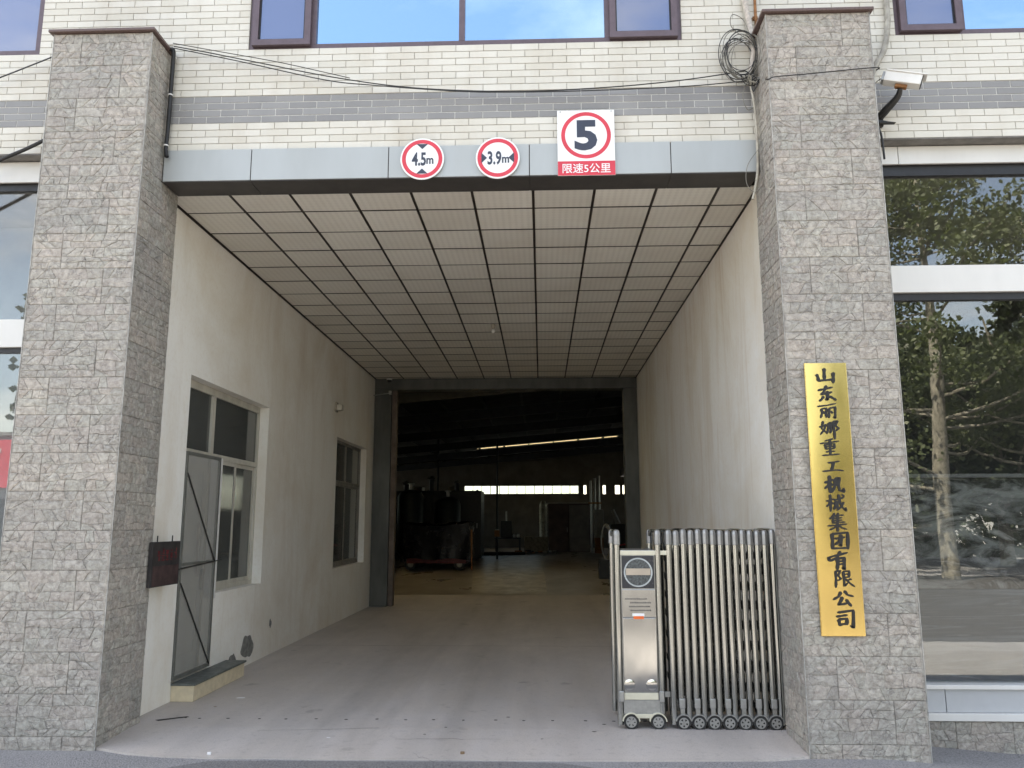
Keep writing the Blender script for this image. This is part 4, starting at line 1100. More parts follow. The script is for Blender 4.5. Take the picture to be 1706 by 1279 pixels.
# ================================================================== SMALL FIXTURES
t = thing('wall_light', 'small white wall light high on the left passage wall above the far window', 'wall light')
MB().bbox(XL + .001, XL + .03, 13.98, 14.14, 3.66, 3.83, b=.006).build('base', plain('grimy_cream', (.42, .38, .31), .6), t)
MB().bbox(XL + .031, XL + .13, 14.0, 14.12, 3.68, 3.79, b=.02).build('shade', plain('aged_shade', (.55, .52, .44), .5), t)
t = thing('dome_camera', 'tiny dome camera under the steel lintel in the left corner of the passage', 'camera')
MB().lathe([(0, 0), (.06, 0), (.06, .03), (0, .03)], (-3.30, 17.28, 4.80), 'z', 16).build('base', WHITEM, t)
MB().lathe([(0, -.055), (.03, -.05), (.05, -.02), (.052, 0), (0, 0)], (-3.30, 17.28, 4.80), 'z', 16).build('dome', BLACKM, t, True)
t = thing('bracket_rod', 'thin pale rod sticking out of the left passage wall below the lintel', 'bracket')
MB().cyl((XL, 17.25, 4.46), (-3.27, 17.22, 4.50), .012, 8).build('rod', STEELD, t)
MB().bbox(-3.29, -3.23, 17.18, 17.26, 4.47, 4.55, b=.008).build('head', STEELD, t)
t = thing('ceiling_bulb', 'small grimy lamp holder hanging from a middle ceiling panel of the passage', 'lamp holder')
MB().lathe([(.03, 0), (.035, -.02), (.03, -.05), (.018, -.08), (0, -.085)], (-.75, 12.55, ZC - .003), 'z', 12).build('holder', plain('grimy_cream', (.4, .4, .4)), t, True)
MB().lathe([(0, -.08), (.022, -.09), (.03, -.12), (.016, -.145), (0, -.15)], (-.75, 12.55, ZC - .003), 'z', 12).build('bulb', WHITEM, t, True)

# door step
t = thing('door_step', 'low cream-tiled step with a dark slab top below the left door', 'step')
MB().box(XL + .002, -3.412, 8.165, 9.52, 0, .150).build('core', MORTAR, t)
MB().bbox(-3.4115, -3.402, 8.165, 9.52, .002, .149, b=.002).build('front_tile', CREAMTILE, t)
MB().bbox(XL + .003, -3.402, 8.155, 8.1645, .002, .149, b=.002).build('end_tile', CREAMTILE, t)
MB().bbox(XL + .002, -3.385, 8.145, 9.54, .1505, .172, b=.004).build('slab_top', STEPTOP, t)

# dark notice box on the left pillar edge with worn red characters
t = thing('notice_sign', 'square black notice board with worn red marks beside the left door', 'sign')
MB().bbox(-3.505, -3.47, 7.245, 7.80, 1.145, 1.545, b=.004).build('board', plain('sooty_black_board', (.030, .026, .026), .6, 0, .25, 7), t)
MB().box(-3.4698, -3.468, 7.27, 7.78, 1.155, 1.33).build('faded_strip', plain('faded_maroon', (.065, .035, .033), .7, 0, .35, 9), t)
mk = MB(); r = random.Random(5)
for i in range(5):
    y0 = 7.335 + i * .085
    for k in range(5):
        if r.random() < .55: mk.box(-3.4695, -3.4682, y0 + r.uniform(0, .01), y0 + r.uniform(.045, .065), 1.375 + k * .021, 1.375 + k * .021 + r.uniform(.006, .012))
        else: mk.box(-3.4695, -3.4682, y0 + r.uniform(.01, .04), y0 + r.uniform(.045, .055), 1.375 + k * .019, 1.40 + k * .021)
mk.build('red_marks', plain('worn_red', (.20, .02, .025), .7, 0, .4, 18), t)['kind'] = 'stuff'
for yy in (7.36, 7.66): MB().cyl((-3.488, yy, 1.54), (-3.488, yy, 1.60), .006, 8).build('hook', BLACKM, t)

# ---- traffic signs on the beam
def ring_mesh(cx, cz, r0, r1, y0, y1, n=56):
    m = MB()
    for rr, yy in ((r0, y0), (r1, y0), (r1, y1), (r0, y1)):
        m.v += [(cx + rr * math.cos(2 * math.pi * k / n), yy, cz + rr * math.sin(2 * math.pi * k / n)) for k in range(n)]
    for a in range(4):
        b = (a + 1) % 4
        for k in range(n): m.f.append((a * n + k, a * n + (k + 1) % n, b * n + (k + 1) % n, b * n + k))
    return m
def round_sign(cx, cz, txt, vert, name, label):
    t = thing(name, label, 'sign', 'signs over the entrance')
    R = .202; ys = 6.945
    MB().lathe([(0, 0), (R - .002, 0), (R, .002), (R, .010), (0, .010)], (cx, ys, cz), 'y', 56).build('plate', WHITEP, t)
    ring_mesh(cx, cz, .151, .187, ys - .0012, ys - .0002).build('red_ring', REDP, t)
    for s in (-1, 1):
        if vert: tri = [(cx - .052, cz + s * .145), (cx + .052, cz + s * .145), (cx, cz + s * .095)]
        else: tri = [(cx + s * .150, cz - .050), (cx + s * .150, cz + .050), (cx + s * .098, cz)]
        MB().slab(tri, XZ, ys - .0022, ys - .0013).build('arrow', NAVYP, t)
    num, unit = txt[:-1], txt[-1]
    o = link('number', text_mesh(num, .175, NAVYP, .62, .005), t, (cx - .030, ys - .0016, cz - .002))
    o = link('unit', text_mesh(unit, .115, NAVYP, .8, .003), t, (cx + .072, ys - .0016, cz - .022))
    MB().box(cx - .02, cx + .02, ys + .0102, 6.971, cz - .1, cz + .1).build('bracket', STEELD, t)
    return t
round_sign(-1.073, 5.012, '4.5m', True, 'height_limit_sign', 'round red-ringed height limit sign reading 4.5m')
round_sign(-.377, 5.010, '3.9m', False, 'width_limit_sign', 'round red-ringed width limit sign reading 3.9m')
t = thing('speed_limit_sign', 'square speed limit sign with a large 5 over a red strip', 'sign', 'signs over the entrance')
x0, x1, z0, z1, ys = .172, .696, 4.824, 5.463, 6.945
MB().bbox(x0, x1, ys, ys + .008, z0, z1, b=.002, seg=1).build('plate', WHITEP, t)
MB().box(x0 + .001, x1 - .001, ys - .0012, ys - .0002, z0 + .001, 4.963).build('red_strip', REDP, t)
ring_mesh(.434, 5.215, .192, .228, ys - .0012, ys - .0002).build('red_ring', REDP, t)
link('number', text_mesh('5', .385, NAVYP, 1.15, .016), t, (.432, ys - .0014, 5.215))
link('lettering', text_mesh('限速5公里', .100, WHITEP, 1.0, .0007), t, (.434, ys - .0022, 4.893))
MB().box(.41, .45, ys + .0082, 6.971, 4.85, 5.13).build('bracket', STEELD, t)
for xx in (.20, .668): MB().lathe([(0, -.002), (.006, -.002), (.006, 0), (0, 0)], (xx, ys, 5.448), 'y', 10).build('rivet', STEELD, t)

# ---- brass company plate with brushed characters
G = {
'山': [[(48, 95), (47, 70), (46, 26)], [(5, 60), (12, 44), (14, 20)], [(12, 22), (45, 24), (95, 30)], [(95, 70), (94, 45), (92, 8)]],
'东': [[(6, 72), (45, 80), (84, 90)], [(52, 99), (36, 62), (20, 46)], [(22, 48), (55, 54), (80, 62)], [(55, 66), (54, 14), (43, 22)], [(34, 36), (24, 20), (10, 8)], [(66, 36), (84, 24), (99, 12)]],
'丽': [[(0, 80), (50, 86), (99, 97)], [(20, 66), (22, 40), (14, 12)], [(20, 65), (46, 70), (44, 40), (44, 14)], [(29, 50), (36, 36)], [(60, 68), (60, 40), (57, 12)], [(60, 68), (94, 76), (92, 40), (90, 10), (80, 18)], [(70, 51), (78, 38)]],
'娜': [[(20, 92), (10, 50), (34, 24)], [(32, 74), (24, 44), (2, 14)], [(-2, 58), (36, 70)], [(46, 80), (62, 84), (60, 40), (54, 22)], [(47, 80), (46, 48), (36, 18)], [(40, 62), (60, 65)], [(38, 46), (58, 49)], [(74, 92), (75, 50), (76, -14)], [(74, 90), (96, 92), (84, 66), (99, 50), (84, 34)]],
'重': [[(68, 99), (24, 86)], [(0, 72), (50, 78), (99, 86)], [(24, 66), (29, 38)], [(24, 65), (76, 71), (72, 42)], [(28, 53), (72, 56)], [(28, 40), (72, 43)], [(52, 92), (51, 50), (50, 6)], [(28, 23), (74, 27)], [(8, 3), (50, 6), (97, 10)]],
'工': [[(26, 78), (55, 83), (86, 90)], [(54, 84), (50, 52), (42, 20)], [(-4, 12), (45, 20), (75, 22), (104, 16)]],
'机': [[(2, 60), (25, 68), (50, 78)], [(29, 99), (30, 50), (28, 2)], [(29, 62), (20, 44), (2, 26)], [(33, 56), (46, 44)], [(58, 82), (58, 44), (36, 4)], [(58, 82), (80, 86), (74, 48), (78, 16), (100, 8), (99, 28)]],
'械': [[(0, 60), (20, 65), (42, 73)], [(22, 97), (22, 50), (20, 2)], [(21, 60), (14, 44), (0, 28)], [(25, 55), (37, 42)], [(42, 66), (70, 73), (94, 82)], [(66, 97), (70, 55), (84, 22), (100, 4), (98, 24)], [(90, 54), (76, 28), (54, 8)], [(84, 97), (95, 86)], [(40, 44), (64, 50)], [(48, 60), (46, 34), (38, 12)], [(58, 60), (56, 16)]],
'集': [[(40, 99), (28, 82), (12, 66)], [(28, 86), (28, 40)], [(58, 99), (53, 86)], [(30, 82), (86, 88)], [(30, 69), (76, 73)], [(30, 56), (76, 60)], [(53, 86), (53, 44)], [(28, 43), (90, 49)], [(0, 27), (50, 32), (99, 38)], [(51, 44), (50, 20), (49, -4)], [(48, 30), (32, 16), (8, 4)], [(55, 30), (74, 16), (96, 8)]],
'团': [[(12, 90), (14, 50), (10, 4)], [(12, 88), (50, 92), (94, 97), (93, 50), (90, 4)], [(11, 8), (50, 9), (90, 11)], [(26, 62), (50, 66), (78, 71)], [(58, 84), (57, 50), (55, 22), (45, 28)], [(55, 60), (44, 44), (26, 28)]],
'有': [[(4, 46), (-4, 62), (20, 72), (60, 82), (96, 92)], [(60, 99), (42, 66), (4, 44)], [(42, 58), (42, 30), (38, -2)], [(42, 58), (78, 64), (76, 30), (74, 0), (64, 8)], [(44, 42), (74, 45)], [(44, 26), (74, 29)]],
'限': [[(12, 92), (12, 50), (8, 0)], [(12, 90), (36, 94), (24, 66), (37, 50), (20, 38)], [(50, 88), (53, 50), (52, 8), (70, 26)], [(50, 88), (82, 93), (78, 56)], [(53, 72), (78, 75)], [(53, 55), (78, 58)], [(90, 48), (66, 36)], [(62, 48), (80, 26), (104, 6)]],
'公': [[(40, 84), (26, 58), (-2, 42)], [(58, 90), (72, 68), (102, 60)], [(46, 56), (36, 34), (22, 14), (50, 18), (76, 24)], [(64, 42), (88, 6)]],
'司': [[(14, 84), (50, 89), (94, 96), (92, 50), (88, 2), (74, 12)], [(6, 62), (35, 66), (62, 71)], [(16, 46), (22, 12)], [(16, 46), (60, 52), (56, 18)], [(22, 18), (57, 23)]],
}
def brush(m, pts, w, depth):
    P = [Vector((a, b)) for a, b in pts]
    if len(P) == 2: P = [P[0], (P[0] + P[1]) / 2 + Vector((0, 1.2)), P[1]]
    Q = []
    for i in range(len(P) - 1):
        a, b, c, d = P[max(i - 1, 0)], P[i], P[i + 1], P[min(i + 2, len(P) - 1)]
        for k in range(5):
            s = k / 5; Q.append(.5 * ((2 * b) + (c - a) * s * .8 + (2 * a - 5 * b + 4 * c - d) * s * s * 0 + 2 * (c - b) * s - (c - a) * s * .8))
    Q.append(P[-1]); n = len(Q); L_, R2 = [], []
    for i, q in enumerate(Q):
        d = (Q[min(i + 1, n - 1)] - Q[max(i - 1, 0)])
        d = d.normalized() if d.length > 1e-6 else Vector((1, 0)); nrm = Vector((-d.y, d.x)); s = i / (n - 1)
        horiz = abs(d.x)
        ww = w * (1.18 - .42 * horiz) * (.72 + .35 * abs(math.cos(s * math.pi)) ** 1.4) * (1 if s < .8 else 1 - .5 * (s - .8) / .2)
        if i == 0: ww *= .65
        L_.append(q + nrm * ww / 2); R2.append(q - nrm * ww / 2)
    poly = [(Q[0] - (Q[1] - Q[0]).normalized() * w * .18)] + R2 + [Q[-1] + (Q[-1] - Q[-2]).normalized() * w * .15] + L_[::-1]
    c = len(poly)
    # strip faces so bends stay clean
    v = [(p.x, -depth, p.y) for p in poly]; f = [(0, 1, c - 1)]
    for i in range(n - 1): f.append((1 + i, 2 + i, c - 2 - i, c - 1 - i))
    f.append((n, n + 1, n + 2)); m.add(v, f)
plate = thing('brass_nameplate', 'tall gold brass plate with black brush characters on the right pillar', 'nameplate')
bx0, bx1, bz0, bz1, byf = 2.142, 2.470, .852, 2.980, 6.518
nv = 24; m = MB()
for k in range(nv + 1):
    z = bz0 + (bz1 - bz0) * k / nv
    dy = .004 * math.sin(k * .55) * (.5 if k < 18 else 1)
    for x, e in ((bx0, -.004), ((bx0 * .7 + bx1 * .3), .0), ((bx0 * .3 + bx1 * .7), .0005 * math.sin(k)), (bx1, -.003)): m.v.append((x, byf - dy * .25 - e * .6, z))
for k in range(nv):
    for i in range(3): a = k * 4 + i; m.f.append((a, a + 1, a + 5, a + 4))
m.build('brass_sheet', BRASS, plate, True)
MB().bbox(bx0 - .004, bx1 + .004, byf + .006, byf + .019, bz0 - .004, bz1 + .004, b=.002).build('backing_board', BRASS, plate)
cpos = [(2.294, 2.872), (2.297, 2.725), (2.293, 2.583), (2.300, 2.447), (2.295, 2.295), (2.307, 2.144), (2.305, 2.002), (2.312, 1.857), (2.312, 1.710), (2.320, 1.564), (2.305, 1.416), (2.330, 1.277), (2.318, 1.130), (2.322, .976)]
for ch, (cx, cz) in zip('山东丽娜重工机械集团有限公司', cpos):
    m = MB(); S = .00149
    for i, st in enumerate(G[ch]): brush(m, st, 18 if len(G[ch]) < 7 else 13.2, i * .15)
    sz = .88 if ch in '工' else 1
    m.v = [((x - 50) * S + (y - 0) * 0, d * .002, (z - 48) * S * .92 * (.75 if ch == '工' else 1)) for x, d, z in m.v]
    o = m.build('character', BLACKP, plate); o.location = (cx + .002, byf - .0052, cz)

# ================================================================== RETRACTABLE GATE
gate = thing('retractable_gate', 'folded stainless steel retractable gate on small wheels by the right pillar', 'gate')
GY = 7.255
def wheel(parent, x, y, r, z0, n=5):
    w = MB().lathe([(r * .80, -.012), (r * .96, -.012), (r, -.006), (r, .014), (r * .96, .02), (0, .02)], (x, y, z0 + r), 'y', 26).build('wheel', RUBBER, parent, True)
    m = MB()
    m.lathe([(0, -.018), (r * .26, -.018), (r * .30, -.010), (0, -.010)], (x, y, z0 + r), 'y', 14)
    ph = random.uniform(0, 6)
    for k in range(n):
        a = ph + 2 * math.pi * k / n; c, s = math.cos(a), math.sin(a); q = r * .13
        m.slab([(x + c * r * .2 - s * q * .8, z0 + r + s * r * .2 + c * q * .8), (x + c * r * .2 + s * q * .8, z0 + r + s * r * .2 - c * q * .8), (x + c * r * .62 + s * q * 1.7, z0 + r + s * r * .62 - c * q * 1.7), (x + c * r * .62 - s * q * 1.7, z0 + r + s * r * .62 + c * q * 1.7)], XZ, y - .0145, y - .006)
    rm = ring_mesh(x, z0 + r, r * .56, r * .70, y - .0155, y - .002, 26); m.add(rm.v, rm.f)
    m.build('rim', CAPM, w)
    return w
def portal_tube(x, y0, y1, zb, top, r, full_back=True):
    m = MB()
    m.cyl((x, y0, zb), (x, y0, top - .12), r, 14)
    if full_back: m.cyl((x, y1, .03), (x, y1, top - .12), r, 14)
    m.tube([(x, y0 + .006, top - .07), (x, y0 + .04, top - .025), (x, y0 + .10, top - .012), (x, y1 - .10, top - .012), (x, y1 - .04, top - .025), (x, y1, top - .07)], r * .85, 10, 4)
    return m
def post_cap(x, y, top, r):
    m = MB(); b, h = r * 1.32, top
    prof = [(r * 1.12, -.125), (r * 1.18, -.118), (r * 1.18, -.030), (r * .98, -.006), (r * .5, .004), (0, .006)]
    return m.lathe(prof, (x, y, top), 'z', 8)
XT = [1.106 + .0640 * i for i in range(15)]
for i, x in enumerate(XT):
    wheeled = i % 2 == 1
    top = 1.645 + random.uniform(-.006, .006)
    fr = portal_tube(x, GY, GY + .52, .20 if wheeled else .035, top, .0262).build('gate_frame', STEEL, gate, True)
    post_cap(x, GY, top, .0262).build('post_cap', CAPM, fr); post_cap(x, GY + .52, top, .0262).build('post_cap', CAPM, fr)
    if wheeled:
        xx = min(x + .012, 1.985)
        MB().bbox(x - .020, x + .030, GY - .030, GY + .022, .165, .245, b=.007).build('wheel_bracket', CAPM, fr)
        MB().bbox(x - .012, x + .026, GY - .024, GY + .018, .095, .164, b=.003).build('wheel_strut', STEELD, fr)
        wheel(fr, xx, GY - .02, .060, -.008)
        m = MB(); n = 14
        for k in range(n + 1):
            a = R_(12) + R_(156) * k / n
            for rr in (.062, .069):
                for yy in (GY - .040, GY + .010): m.v.append((xx + rr * math.cos(a), yy, .052 + rr * math.sin(a)))
        for k in range(n):
            q = k * 4; m.f += [(q, q + 4, q + 6, q + 2), (q + 1, q + 3, q + 7, q + 5), (q, q + 1, q + 5, q + 4), (q + 2, q + 6, q + 7, q + 3)]
        m.f += [(0, 2, 3, 1), (n * 4, n * 4 + 1, n * 4 + 3, n * 4 + 2)]
        m.build('mudguard', CAPM, fr, True)
for k in range(7):
    for z0, z1 in ((.06, .36), (.22, .52), (.40, .72), (.56, .90), (.74, 1.06), (.92, 1.22), (1.08, 1.38), (1.22, 1.48)):
        x0, x1 = XT[2 * k], XT[2 * k + 2]
        MB().add([(x0, GY + .20, z0), (x0, GY + .225, z0), (x1, GY + .225, z1), (x1, GY + .20, z1), (x0, GY + .20, z0 + .055), (x0, GY + .225, z0 + .055), (x1, GY + .225, z1 + .055), (x1, GY + .20, z1 + .055)], [(0, 1, 2, 3), (4, 7, 6, 5), (0, 4, 5, 1), (3, 2, 6, 7), (0, 3, 7, 4), (1, 5, 6, 2)]).build('scissor_link', LATT, gate)
        MB().add([(x0, GY + .30, z1), (x0, GY + .325, z1), (x1, GY + .325, z0), (x1, GY + .30, z0), (x0, GY + .30, z1 + .055), (x0, GY + .325, z1 + .055), (x1, GY + .325, z0 + .055), (x1, GY + .30, z0 + .055)], [(0, 1, 2, 3), (4, 7, 6, 5), (0, 4, 5, 1), (3, 2, 6, 7), (0, 3, 7, 4), (1, 5, 6, 2)]).build('scissor_link', LATT, gate)
# drive head
hx0, hx1 = .682, .985
head = MB().bbox(hx0, hx1, GY - .005, GY + .50, .115, 1.475, b=.008).build('drive_head', STEELD, gate)
for x in (.655, 1.010):
    for yy in (GY, GY + .52):
        f2 = MB().cyl((x, yy, .03 if x < .8 else .12), (x, yy, 1.53), .0255, 14).build('corner_post', STEEL, head, True)
        post_cap(x, yy, 1.645, .0255).build('post_cap', CAPM, head)
    MB().tube([(x, GY + .006, 1.575), (x, GY + .04, 1.622), (x, GY + .1, 1.634), (x, GY + .42, 1.634), (x, GY + .48, 1.622), (x, GY + .52, 1.575)], .018, 10, 4).build('top_tube', STEEL, head, True)
BONE = plain('cream_trim', (.66, .63, .50), .35, .1, .08)
MB().bbox(hx0, 1.09, GY - .014, GY - .0055, 1.432, 1.470, b=.003).build('cream_trim', BONE, head)
lp = MB().bbox(hx0 + .012, hx1 - .012, GY - .016, GY - .0055, 1.150, 1.425, b=.004).build('lamp_panel', plain('navy_black_panel', (.012, .016, .028), .25), head)
ring_mesh(.834, 1.285, .112, .124, GY - .022, GY - .0162, 40).build('lamp_ring', plain('pale_ring', (.45, .50, .53), .3, .3), lp)
MB().lathe([(0, 0), (.111, 0), (.111, .004), (0, .004)], (.834, GY - .0205, 1.285), 'y', 40).build('lamp_lens', plain('smoked_lens', (.10, .12, .13), .18, .0, .5, 60), lp)
MB().bbox(.728, .940, GY - .0245, GY - .0207, 1.262, 1.318, b=.001).build('lamp_bar', plain('beige_bar', (.50, .42, .33), .5, 0, .1), lp)
pn = MB().bbox(hx0 + .008, hx1 - .008, GY - .016, GY - .0055, .905, 1.142, b=.004).build('maker_plate', STEELM, head)
mk = MB(); r = random.Random(11)
for k, (a, b) in enumerate(((.715, .90), (.76, .93), (.75, .93), (.76, .925))):
    z = 1.055 - k * .032; x = a
    while x < b:
        w = r.uniform(.006, .012); mk.box(x, x + w, GY - .0168, GY - .0161, z, z + r.uniform(.009, .013)); x += w + .004
mk.build('engraved_marks', plain('engraved_grey', (.08, .08, .08), .6), pn)
MB().box(.775, .878, GY - .0175, GY - .0161, .917, .940).build('sticker', WHITEP, pn)
MB().box(.785, .872, GY - .0179, GY - .0162, .893, .9165).build('orange_sticker', ORANGEP, pn)
dp = MB().bbox(hx0 + .010, hx1 - .010, GY - .015, GY - .0055, .292, .903, b=.004).build('front_panel', STEELM, head)
for cx in (.735, .925):
    MB().lathe([(.048, 0), (.046, -.003), (.032, -.0055), (.016, -.0068), (0, -.007)], (cx, GY - .0152, .352), 'y', 26).build('dome_boss', STEELM, dp, True)
MB().bbox(hx0 + .004, hx1 - .006, GY - .022, GY - .0055, .232, .288, b=.005).build('cream_bumper', BONE, head)
for x in (.668, 1.006): MB().bbox(x - .024, x + .02, GY - .035, GY - .0225, .215, .305, b=.008).build('bumper_end', CAPM, head)
MB().bbox(hx0 + .002, hx1 + .01, GY - .012, GY - .0055, .118, .228, b=.002).build('lower_panel', CAPM, head)
MB().bbox(.775, .930, GY - .03, GY - .0125, .085, .120, b=.006).build('axle_cover', BONE, head)
for cx in (.742, .968):
    wheel(head, cx, GY - .02, .063, -.006, 6)
    m = MB(); n = 14
    for k in range(n + 1):
        a = R_(5) + R_(170) * k / n
        for rr in (.066, .075):
            for yy in (GY - .040, GY + .010): m.v.append((cx + rr * math.cos(a), yy, .057 + rr * math.sin(a)))
    for k in range(n):
        q = k * 4; m.f += [(q, q + 4, q + 6, q + 2), (q + 1, q + 3, q + 7, q + 5), (q, q + 1, q + 5, q + 4), (q + 2, q + 6, q + 7, q + 3)]
    m.f += [(0, 2, 3, 1), (n * 4, n * 4 + 1, n * 4 + 3, n * 4 + 2)]
    m.build('mudguard', BONE, head, True)
MB().bbox(1.03, 1.10, GY + .03, GY + .05, .245, .29, b=.003).build('coupling_bar', CAPM, head)

# ================================================================== CABLES, PIPES, SECURITY CAMERA
def cable(name, pts, r, mt, label, cat='cable', group=None, n=8, sm=8):
    o = MB().tube(pts, r, n, sm).build(name, mt, None, True); tag(o, label, cat, group); return o
cable('overhead_cable', [(-3.453, 6.9, 6.174), (-3.131, 6.9, 6.104), (-2.636, 6.9, 5.987), (-1.888, 6.9, 5.815), (-1.153, 6.9, 5.696), (-.26, 6.9, 5.64), (.57, 6.9, 5.658), (1.286, 6.9, 5.713), (1.891, 6.9, 5.795)], .0055, CABLE, 'black cable sagging from the left pillar to the cable coil, upper strand', 'cable', 'cables across the facade')
cable('overhead_cable', [(-3.442, 6.88, 6.142), (-2.801, 6.88, 5.990), (-1.996, 6.88, 5.785), (-1.543, 6.88, 5.72), (-.759, 6.88, 5.642), (-.204, 6.88, 5.620), (.568, 6.88, 5.622), (1.389, 6.88, 5.646), (1.97, 6.86, 5.68), (2.0, 6.55, 5.506), (2.05, 6.525, 5.512), (2.357, 6.525, 5.535), (2.898, 6.525, 5.579), (2.95, 6.6, 5.60)], .005, CABLE, 'black cable sagging across the facade and on over the front of the right pillar', 'cable', 'cables across the facade')
cable('overhead_cable', [(-3.46, 6.89, 6.20), (-3.0, 6.87, 6.09), (-2.4, 6.86, 5.955), (-1.75, 6.87, 5.79)], .004, CABLE, 'short thin cable strand beside the left pillar top, joining the sagging cables', 'cable', 'cables across the facade')
cable('overhead_cable', [(-7.0, 6.9, 5.25), (-5.45, 6.9, 5.768), (-5.114, 6.9, 5.89), (-4.45, 6.9, 6.165)], .0065, CABLE, 'thin black cable rising to the top of the left pillar from the left, upper', 'cable', 'cables left of the left pillar')
cable('overhead_cable', [(-7.0, 6.88, 5.20), (-5.45, 6.88, 5.74), (-5.114, 6.88, 5.868), (-4.45, 6.88, 6.145)], .004, CABLE, 'thinner cable strand just under the rising cable left of the left pillar', 'cable', 'cables left of the left pillar')
cable('slanting_pipe', [(-7.0, 6.9, 4.0), (-5.344, 6.9, 4.859), (-5.022, 6.9, 5.049), (-4.749, 6.9, 5.175), (-4.43, 6.9, 5.345)], .017, CABLE, 'thick black pipe slanting up to the left pillar above the left shopfront', 'pipe')
t = thing('black_conduit', 'black vertical conduit clipped along the back edge of the left pillar', 'conduit')
MB().tube([(-3.49, 6.9, 6.142), (-3.455, 6.9, 6.125), (-3.462, 6.92, 5.969), (-3.466, 6.93, 5.662), (-3.470, 6.935, 5.33), (-3.472, 6.93, 5.151), (-3.447, 6.91, 5.061)], .019, 10, 6).build('pipe', BLACKM, t, True)
for z, x in ((6.07, -3.459), (5.69, -3.466), (5.18, -3.472)):
    MB().lathe([(.0195, -.006), (.0225, -.006), (.0225, .006), (.0195, .006)], (x, 6.928, z), 'z', 14).build('clip', WHITEM, t)
# coil of spare cable
t = thing('cable_coil', 'tangled coil of spare grey cable hanging at the top of the right pillar', 'cable coil')
r = random.Random(3)
for k in range(13):
    cx, cz = 1.858 + r.uniform(-.03, .03), 5.925 + r.uniform(-.03, .03); ra, rb = r.uniform(.11, .185), r.uniform(.17, .26); tl = r.uniform(-.3, .25); y0 = 6.93 - .008 * k
    pts = []
    for a in np.linspace(0, 2 * math.pi * r.choice([.8, 1, 1]), 19):
        u, v = ra * math.cos(a + 1), rb * math.sin(a + 1); pts.append((cx + u * math.cos(tl) - v * math.sin(tl), y0 + .012 * math.sin(a * 2 + k), cz + u * math.sin(tl) + v * math.cos(tl)))
    MB().tube(pts, r.choice([.0028, .0035, .0042]), 6, 3).build('loop', r.choice([CABLE, CABLEG, CABLEG]), t, True)
for pts in ([(1.95, 6.90, 6.14), (1.985, 6.84, 6.12), (1.988, 6.74, 6.0), (1.985, 6.70, 5.86), (1.975, 6.78, 5.76), (1.96, 6.88, 5.74)], [(1.93, 6.9, 6.12), (1.83, 6.88, 6.18), (1.78, 6.87, 6.25), (1.80, 6.86, 6.34), (1.90, 6.88, 6.30), (1.96, 6.9, 6.16)], [(1.93, 6.9, 5.72), (1.86, 6.88, 5.55), (1.89, 6.87, 5.40), (1.95, 6.88, 5.42)]):
    MB().tube(pts, .004, 6, 5).build('loop', CABLEG, t, True)
for k in range(9):
    x, z = 1.90 + r.uniform(-.05, .06), 5.70 + r.uniform(-.04, .08)
    MB().tube([(x, 6.86 + r.uniform(0, .06), z), (x + r.uniform(-.06, .08), 6.85, z + r.uniform(-.07, .07)), (x + r.uniform(-.05, .09), 6.86, z + r.uniform(-.12, .05)), (1.95 + r.uniform(-.03, .03), 6.89, 5.64)], .0045, 6, 4).build('tangle', r.choice([CABLEG, CONDUIT, CABLE]), t, True)
t = thing('pipe_wrap_bundle', 'pale split foam-wrapped pipes coming down to the coil at the right pillar', 'pipe')
MB().tube([(1.92, 6.955, 7.4), (1.935, 6.95, 6.762), (1.945, 6.945, 6.513), (1.968, 6.94, 6.327), (1.985, 6.93, 6.143), (1.99, 6.92, 6.02), (1.965, 6.92, 5.85), (1.935, 6.92, 5.75)], [.024, .024, .026, .022, .026, .022, .02, .014], 9, 5).build('wrapped_pipe', FOAM, t, True)
MB().tube([(1.90, 6.965, 7.4), (1.915, 6.96, 6.75), (1.93, 6.957, 6.5), (1.955, 6.95, 6.2)], .013, 8, 4).build('thin_pipe', CONDUIT, t, True)
t = thing('rusty_downpipe', 'rusty thin steel pipe ending above the right pillar coping', 'pipe')
MB().tube([(2.04, 6.955, 7.4), (2.04, 6.955, 6.8), (2.038, 6.955, 6.25)], .0135, 10, 3).build('pipe', RUST, t, True)
for z in (6.62, 6.36): MB().bbox(2.014, 2.062, 6.965, 6.999, z, z + .03, b=.003).build('bracket', RUST, t)
cable('hanging_conduit', [(1.935, 6.90, 5.70), (1.956, 6.885, 5.473), (1.966, 6.88, 5.239), (1.964, 6.88, 5.007), (1.954, 6.88, 4.807), (1.923, 6.88, 4.636), (1.897, 6.88, 4.541)], .0115, CONDUIT, 'pale grey conduit hanging down past the beam beside the right pillar', 'conduit')
cable('wire_loop', [(1.966, 6.86, 5.004), (1.862, 6.85, 4.852), (1.844, 6.85, 4.681), (1.914, 6.85, 4.596), (1.985, 6.85, 4.679), (1.99, 6.85, 4.82), (1.966, 6.86, 4.992)], .003, CABLEG, 'thin teardrop wire loop around the hanging conduit by the right pillar', 'wire')
cable('flexible_hose', [(3.30, 6.95, 7.4), (3.281, 6.95, 6.746), (3.251, 6.95, 6.499), (3.244, 6.945, 6.284), (3.19, 6.94, 6.012), (3.105, 6.93, 5.863), (3.05, 6.92, 5.75)], .026, HOSE, 'thick weathered grey hose coming down the bricks right of the right pillar', 'hose', None, 12)
t = thing('security_camera', 'white box security camera on a dark bracket right of the right pillar', 'camera')
ax = Vector((.93, -.30, -.34)).normalized(); up = Vector((0, 0, 1)); sd = ax.cross(up).normalized(); up = sd.cross(ax).normalized()
cc = Vector((3.215, 6.70, 5.555))
def obox(l0, l1, s0, s1, u0, u1, b=.006):
    m = MB().bbox(l0, l1, s0, s1, u0, u1, b=b); m.v = [tuple(cc + ax * v[0] + sd * v[1] + up * v[2]) for v in m.v]; return m
obox(-.155, .15, -.055, .055, -.045, .045).build('housing', WHITEM, t)
